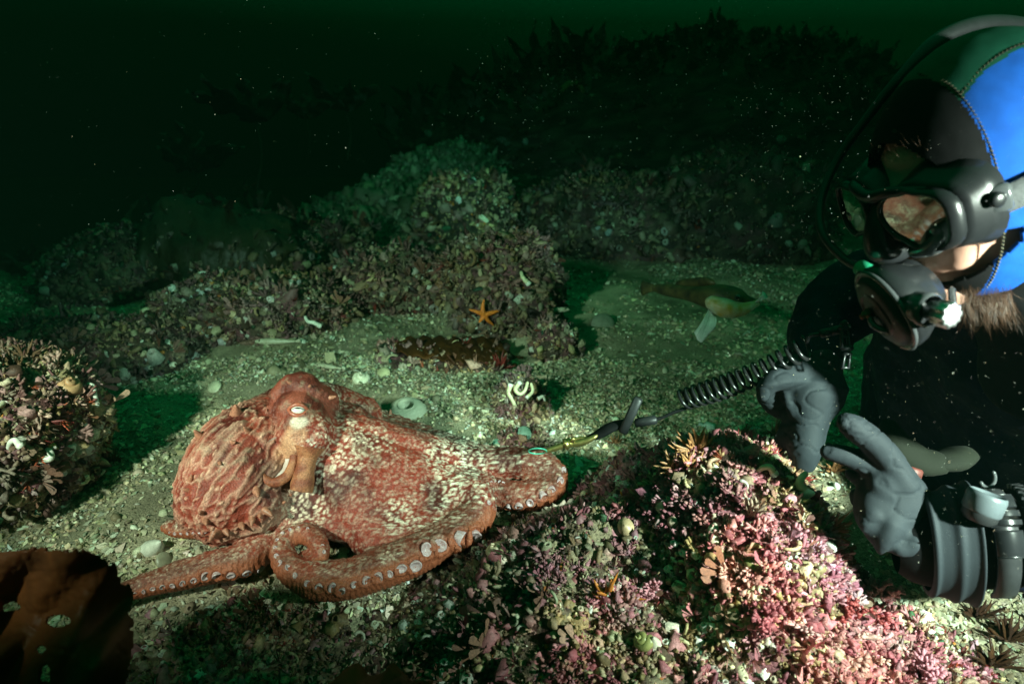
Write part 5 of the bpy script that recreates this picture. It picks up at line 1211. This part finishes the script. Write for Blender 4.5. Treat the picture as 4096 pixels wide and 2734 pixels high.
# worm tubes one can point at
M_worm = mat('worm_tube', (.66, .60, .38), .4, var=.2, vscale=120, bump=.3, bscale=400, bdist=.0008); M_wormw = mat('white_worm_tube', (.76, .73, .64), .4, var=.15, vscale=120, bump=.3, bscale=400, bdist=.0008)
def worm(pts, r, lab, m=None):
    ps = []; 
    for px, py, lf in pts: q, n, t = spot(px, py); ps.append((q, n, lf, t))
    t0 = min(p[3] for p in ps); pth = catmull([W(px, py, t0)-ray(px, py)*(lf*.6+.004) for (px, py, lf) in pts], 6); n_ = len(pth)
    v, f = tube(pth, np.linspace(r*.75, r*1.1, n_), 10, cap=True)
    o = thing('worm_tube', lab, 'worm tube', pth[0]); obj('tube', mesh_np('tube', v, f, m or M_worm), o)
    fr = frame(pth[-1]-pth[-2]); obj('mouth_rim', mesh_np('mouth_rim', *lathe([(r*.7, -r*.2), (r*1.2, 0), (r*1.25, r*1.3), (r*.85, r*1.4), (r*.6, r*.8)], 14, fr, pth[-1]), M_wormw), o)
worm([(2062, 1625, 0), (2050, 1600, .01), (2035, 1570, .012), (2040, 1545, .012)], .0050, 'thick yellow white worm tube at the left of the wormy knob')
worm([(2110, 1530, 0), (2100, 1560, .01), (2080, 1575, .016), (2062, 1558, .016), (2075, 1535, .02)], .0046, 'curled yellow worm tube in the middle of the wormy knob')
worm([(2125, 1535, 0), (2130, 1565, .012), (2112, 1585, .016)], .0040, 'short hooked worm tube right of the curled yellow one')
worm([(2180, 1600, 0), (2172, 1585, .01), (2160, 1590, .012)], .0040, 'pale worm tube stub at the right foot of the wormy knob', M_wormw)
worm([(3035, 1880, 0), (3055, 1868, .01), (3080, 1868, .014), (3092, 1885, .012)], .0050, 'yellow arched worm tube near the crest of the big rock')
worm([(3220, 1895, .004), (3205, 1912, .012), (3198, 1935, .014), (3210, 1955, .010)], .0062, 'fat yellow worm tube on the right shoulder of the big rock')
worm([(355, 1535, 0), (372, 1545, .012), (378, 1580, .014), (385, 1610, .006)], .0050, 'long white and yellow worm tube at the upper right of the left boulder', M_wormw)
worm([(35, 1790, 0), (42, 1768, .012), (60, 1760, .016), (75, 1775, .012)], .0050, 'hooked white worm tube at the far left of the left boulder', M_wormw)
worm([(190, 1798, 0), (203, 1812, .012), (200, 1832, .016), (175, 1835, .014)], .0062, 'fat curled white worm tube on the middle of the left boulder', M_wormw)
worm([(1220, 1265, 0), (1232, 1285, .02), (1255, 1290, .02), (1275, 1300, .01)], .0060, 'white looping worm tube on the front of the long ledge', M_wormw)
worm([(2085, 1090, 0), (2092, 1110, .02), (2110, 1130, .02)], .0070, 'yellow worm tube on the right shoulder of the starfish boulder')
worm([(1885, 1330, 0), (1893, 1315, .02), (1910, 1308, .02)], .0055, 'white worm tube beside the lower ray of the starfish', M_wormw)
# kelp and weeds
M_kelp = mat('brown_kelp', (.14, .048, .010), .6, col2=(.05, .018, .004), vscale=9, bump=.6, bscale=30, bdist=.006, spec=.3)
_b = M_kelp.node_tree.nodes['Principled BSDF']; _t = M_kelp.node_tree.nodes.new('ShaderNodeBsdfTranslucent'); _t.inputs[0].default_value = (.30, .08, .015, 1); _m = M_kelp.node_tree.nodes.new('ShaderNodeMixShader'); _m.inputs[0].default_value = .4
for a_, b_ in ((_b.outputs[0], _m.inputs[1]), (_t.outputs[0], _m.inputs[2]), (_m.outputs[0], M_kelp.node_tree.nodes['Material Output'].inputs[0])): M_kelp.node_tree.links.new(a_, b_)
M_kelpd = mat('dark_kelp', (.026, .018, .006), .5, var=.4, vscale=10, bump=.5, bscale=30, bdist=.01)
def blade(base, d, up, L, w, seed, n=26, m_=9, ruffle=.25, curl=.3, holes=0.):
    r = np.random.default_rng(seed); d = np.asarray(d, float); d /= np.linalg.norm(d); s = np.cross(d, up); s /= np.linalg.norm(s); u = np.cross(s, d); V = []; ph = r.random(4)*6
    for i in range(n):
        t = i/(n-1); wd = w*(math.sin(math.pi*min(1, t*1.05+.04))**.55)*(1+.12*math.sin(9*t+ph[0])); c = np.asarray(base)+d*L*t+u*curl*L*(t*t)*math.sin(ph[1])*.6+s*.12*L*math.sin(3*t+ph[2])*t
        for j in range(m_):
            q = j/(m_-1)*2-1; V.append(c+s*wd*q*.5+u*(ruffle*w*.5*abs(q)**1.6*math.sin(t*17+ph[3]+q*1.5)+.03*w*math.sin(i*1.7+j)))
    F = [[i*m_+j, i*m_+j+1, (i+1)*m_+j+1, (i+1)*m_+j] for i in range(n-1) for j in range(m_-1)]
    V = np.array(V); F = np.array(F)
    if holes: F = F[r.random(len(F)) > holes]
    return V, F
def solid(o, t): m = o.modifiers.new('t', 'SOLIDIFY'); m.thickness = t; m.offset = 0; return o
def kelp_plant(name, lab, cat, base, blades, mat_, stem=None, thick=.002, part='blade', group=None):
    o = thing(name, lab, cat, base, group)
    for k, b in enumerate(blades): solid(obj(part, mesh_np(part, *b, mat_), o), thick)
    if stem is not None: obj('stem', mesh_np('stem', *stem, mat_), o)
    return o
M_rust = mat('rust_weed', (.022, .007, .002), .95, spec=.05, col2=(.008, .003, .001), vscale=20, bump=.6, bscale=60, bdist=.004)
# near blade in the lower left corner: a broad ragged sheet with holes
r = np.random.default_rng(44); c0_ = W(210, 2500, .70); n, m = 92, 84; V = []; ok = []
for i in range(n):
    for j in range(m):
        px = -120+650*j/(m-1); py = 2190+640*i/(n-1); u_ = (px-205)/325; v_ = (py-2520)/335
        V.append(W(px, py, .70+.035*math.sin(px*.011+1)+.03*math.cos(py*.013)+.012*math.sin(px*.03+py*.021)+.02*u_*u_)); ok.append((u_, v_, px, py))
ok = np.array(ok); V = np.array(V); kq = np.stack([ok[:, 2]*.014, ok[:, 3]*.014, 0*ok[:, 0]], 1); edge = .20*fbm(kq*1.2, 5, 5, .8); V = V+CF*(.005*fbm(kq*.9, 3, 8)+.002*fbm(kq*3.5, 2, 9))[:, None]
inside = (np.abs(ok[:, 0])**2.6+np.abs(ok[:, 1])**3.2 < 1+edge*2.2)
for hx, hy, rx, ry in ((238, 2482, 46, 20), (160, 2600, 18, 14), (185, 2690, 22, 30), (50, 2425, 30, 18)):
    inside &= ((ok[:, 2]-hx)/rx)**2+((ok[:, 3]-hy)/ry)**2 > 1
F = np.array([[i*m+j, i*m+j+1, (i+1)*m+j+1, (i+1)*m+j] for i in range(n-1) for j in range(m-1)]); F = F[inside[F].all(1)]
kb = thing('brown_kelp', 'broad dark brown kelp blade with torn holes in the lower left corner', 'kelp', c0_*[1, 1, 0]); o = obj('blade', mesh_np('blade', V, F, M_kelp), kb); solid(o, .003); ss = o.modifiers.new('s', 'SUBSURF'); ss.levels = ss.render_levels = 1; o.modifiers.move(1, 0)
b = blade(W(1250, 2760, .78), CR+CF*.05, CU, .14, .075, 9, curl=.05); kelp_plant('brown_kelp', 'brown kelp blade tip poking in at the middle of the bottom edge', 'kelp', W(1400, 2720, .78)*[1, 1, 0], [b], M_kelp)
# brown blades lying on the flat stone and over the dark mound
def lay(px, py, dx, dy, L, w, seed, holes=0., lift=.012):
    V, F = blade(spot(px, py)[0], np.array([dx, dy, 0.]), np.array([0, 0, 1.]), L, w, seed, n=30, m_=12, ruffle=.08, curl=0., holes=holes)
    down = [GB.ray_cast(Vector((a[0], a[1], 1.6)), Vector((0, 0, -1))) for a in V]
    V[:, 2] = [(h[0].z if h[0] is not None else 0.) for h in down]; V[:, 2] += lift+.006*np.sin(np.arange(len(V))*.37); return V, F
kelp_plant('brown_kelp', 'dark brown kelp blade lying across the flat stone below the starfish', 'kelp', spot(1800, 1400)[0], [lay(1590, 1400, 1, .12, .36, .22, 3, .07), lay(1700, 1420, 1, -.05, .26, .12, 4)], M_kelp)
kelp_plant('kelp', 'mass of dark brown kelp draped over the mound behind the long ledge', 'kelp', spot(900, 1050)[0], [lay(560, 1000, 1, .1, .6, .35, 5, 0, .03), lay(650, 1100, 1, .3, .5, .30, 6, 0, .03), lay(1180, 960, -1, -.2, .55, .30, 7, 0, .035), lay(820, 900, 1, -.8, .45, .25, 8, 0, .03)], M_kelpd)
# stalked kelp standing in the dark water, upper left
def stalk(px, py0, py1, t, seed, lab, nb=5, s=1.):
    r = np.random.default_rng(seed); a = W(px, py0, t); b = W(px-8, py1, t); st = tube(catmull([a, (a+b)/2+np.array([.02, 0, 0])*s, b], 8), .006*s, 8)
    bl = [blade(b, np.array([math.cos(k*6.28/nb+r.random())*.8, r.normal(0, .4), .25+.5*r.random()]), np.array([.2, .9, .3]), (.16+.09*r.random())*s, .07*s, seed+k, n=16, m_=5, ruffle=.5) for k in range(nb)]
    kelp_plant('stalked_kelp', lab, 'kelp', a, bl, M_kelpd, st)
stalk(1030, 760, 480, 3.2, 31, 'lone stalked kelp rising in the dark water at the upper left', 6, 1.25)
stalk(1230, 640, 470, 4.2, 37, 'faint ragged kelp right of the lone stalked kelp', 5, 1.1)
stalk(1390, 640, 440, 4.4, 41, 'dim kelp tuft standing just left of the pale gravel ridge top', 6, 1.3)
stalk(780, 760, 680, 3.4, 43, 'low dark kelp behind the left mound', 6, 1.2)
# far kelp thicket crowning the reef mound
def thicket(n, fn, seed, L, w, m_, name, lab):
    r = np.random.default_rng(seed); Vs, Fs, off = [], [], 0
    for k in range(n):
        base = fn(r); d = np.array([r.normal(0, .7), r.normal(0, .5), .35+.8*r.random()]); v, f = blade(base, d, np.array([r.normal(), r.normal(), .4]), L*(.5+r.random()), w*(.6+.8*r.random()), int(r.integers(1e6)), n=9, m_=4, ruffle=.5, curl=.9)
        Vs.append(v); Fs.append(f+off); off += len(v)
    obj(name, mesh_np(name, np.concatenate(Vs), np.concatenate(Fs), m_), kind='stuff', label=lab)
def top_of(x, y):
    h = GB.ray_cast(Vector((x, y, 3)), Vector((0, 0, -1))); return np.array([x, y, h[0].z if h[0] is not None else 0.])
thicket(900, lambda r: top_of(r.uniform(-.2, 3.2), r.uniform(4.7, 6.2)), 3, .13, .07, M_kelpd, 'kelp_forest', 'dark kelp thicket covering the far reef')
thicket(220, lambda r: top_of(r.uniform(-1.1, .6), r.uniform(5.0, 6.2)), 5, .24, .08, M_kelpd, 'kelp_forest', 'dim kelp on the far middle reef')
thicket(160, lambda r: top_of(r.uniform(-2.4, -.9), r.uniform(2.5, 3.2)), 6, .10, .04, M_kelpd, 'kelp_forest', 'short dark weeds on the left mounds')
# fan weeds and coralline sprigs on the big rock: things of their own
M_weed = mat_tint('weed', .45, vscale=200, var=.3, bump=.4, bscale=500, bdist=.0008, sss=.05)
def fan_weed(px, py, size, col, lab, seed, blades=7, cat='seaweed', wide=1.2, n=2):
    q, nn, t = spot(px, py); o = thing('seaweed_tuft', lab, cat, q, 'seaweed tufts on the rocks'); r = np.random.default_rng(seed)
    for k in range(n):
        for b in range(blades*2):
            a = (b-(blades*2-1)/2)*.18*wide+r.normal(0, .16); d = np.array([math.sin(a), r.normal(-.1, .25), math.cos(a)*.9]); v, f = blade(q-[0, 0, .004], d, np.array([r.normal(0, .2), -1, .2]), size*(.45+.6*r.random()), size*.115, seed*31+b+k*99, n=6, m_=3, ruffle=.3, curl=.5)
            solid(obj('frond', mesh_np('frond', v, f, M_weed, tint=np.tile(np.array(col)*(1+r.normal(0, .15)), (len(v), 1)).clip(.01, .9)), o), .0012)
fan_weed(2790, 1800, .050, (.42, .19, .08), 'tall orange brown weed on the skyline of the big rock, right of the brass hook', 1)
fan_weed(2700, 1875, .042, (.40, .20, .10), 'fan shaped tan weed on the dark upper face of the big rock', 2)
fan_weed(2760, 1860, .036, (.46, .22, .09), 'small forked orange weed beside the tan fan', 3, 4)
fan_weed(3100, 1745, .046, (.36, .15, .09), 'feathery rust weed on the crest touching the far glove', 4, 9)
fan_weed(2970, 1745, .040, (.38, .17, .11), 'feathery weed on the crest left of the far glove', 5, 9)
fan_weed(3340, 1885, .040, (.42, .18, .08), 'orange weed sticking out over the right shoulder of the big rock', 6, 8)
fan_weed(3010, 2060, .050, (.38, .26, .20), 'long pale purple weed blade standing in the middle of the big rock', 7, 4, wide=.5)
fan_weed(2460, 1770, .030, (.44, .20, .10), 'tiny twig of orange weed at the top left end of the big rock', 8, 4)
fan_weed(3320, 2120, .046, (.40, .16, .09), 'rust coloured feathery weed on the right flank of the big rock', 9, 9)
fan_weed(2440, 2380, .052, (.60, .20, .04), 'thin orange weed in front of the dark hollow at the lower middle', 10, 4, wide=1.6, n=1)
fan_weed(2000, 1470, .055, (.16, .018, .014), 'dark red leafy weed left above the wormy knob', 11, 6)
for k_, (a_, b_, lab_) in enumerate(((3905, 2470, 'dark rust weed under the glove cuff, highest of the three at the lower right'), (4030, 2560, 'dark rust weed at the right edge above the bottom corner'), (3960, 2660, 'dark rust weed nearest the bottom right corner'))):
    fan_weed(a_, b_, .05, (.05, .020, .008), lab_, 40+k_, 9)
fan_weed(110, 1440, .050, (.16, .09, .05), 'brown bushy weed on top of the left boulder', 12, 9)
fan_weed(60, 1470, .040, (.14, .08, .04), 'dull weed at the top left of the left boulder', 13, 8)
fan_weed(450, 1850, .036, (.20, .10, .05), 'wispy brown weed on the right edge of the left boulder', 14, 8)
fan_weed(1090, 620, .0, (.1, .1, .1), '', 15, 0) if False else None
def sprig(px, py, size, col, lab, seed, n=7):
    q, nn, t = spot(px, py); r = np.random.default_rng(seed); o = thing('coralline_sprig', lab, 'coralline algae', q, 'coralline algae sprigs'); 
    for k in range(n):
        v, f = p_branch(seed*7+k, 3); R = rnd_rot((nn*.5+np.array([0, -.2, .6])+r.normal(0, .25, 3))[None], r, .2)[0]; p = q+r.normal(0, size*.28, 3)*[1, 1, .3]
        obj('branch', mesh_np('branch', (v*size*(.7+.5*r.random()))@R.T+p, f, M_weed, tint=np.tile(np.array(col)*(1+r.normal(0, .12)), (len(v), 1)).clip(.01, .9)), o)
sprig(3540, 2410, .048, (.62, .26, .28), 'bright pink branching coralline algae below the near glove', 1, 9)
sprig(3480, 2470, .044, (.55, .14, .16), 'deep pink branching clump at the lower right of the big rock', 2, 9)
sprig(3380, 2440, .036, (.30, .05, .05), 'dark red weed clump between the rock foot and the pink coralline', 3, 7)
sprig(3050, 2480, .040, (.40, .10, .12), 'rose coloured sprig low on the front of the big rock', 4, 6)
sprig(2620, 2370, .036, (.50, .20, .24), 'pink sprig at the lit left front of the big rock', 5, 6)
sprig(3640, 2690, .040, (.60, .24, .30), 'pink sprig at the bottom edge right of the big rock', 6, 7)
sprig(2100, 1490, .032, (.42, .22, .24), 'pinkish sprig on top of the wormy knob', 7, 6)
# pink upright coralline lobes in the right foreground
# drifting specks in the water, thickest in the beam by the diver
def specks(n, fn, seed, s0):
    r = np.random.default_rng(seed); p = np.array([fn(r) for _ in range(n)]); t = (p-CAM)@CF; s = r.lognormal(math.log(s0), .5, n)*np.clip(t, .35, 3)
    return scatter([sphere((0, 0, 0), (.5, .4, .35), 4, 2)], p, r.normal(0, 1, (n, 3)), s, r, [(.60, .58, .50), (.50, .52, .46), (.66, .54, .36)], 1)
a_ = specks(2600, lambda r: W(r.uniform(2900, 4150), r.uniform(300, 2300), r.uniform(.45, 1.3)), 1, .0007)
b_ = specks(1500, lambda r: W(r.uniform(1900, 3400), r.uniform(0, 1500), r.uniform(.6, 2.5)), 2, .0007)
c_ = specks(900, lambda r: W(r.uniform(0, 2600), r.uniform(0, 1500), r.uniform(.7, 3)), 3, .0006)
V, F, C = merge_scatter([a_, b_, c_]); obj('drifting_particles', mesh_np('drifting_particles', V, F, M_piece, tint=C, smooth=False), kind='stuff', label='tiny drifting particles suspended in the water')
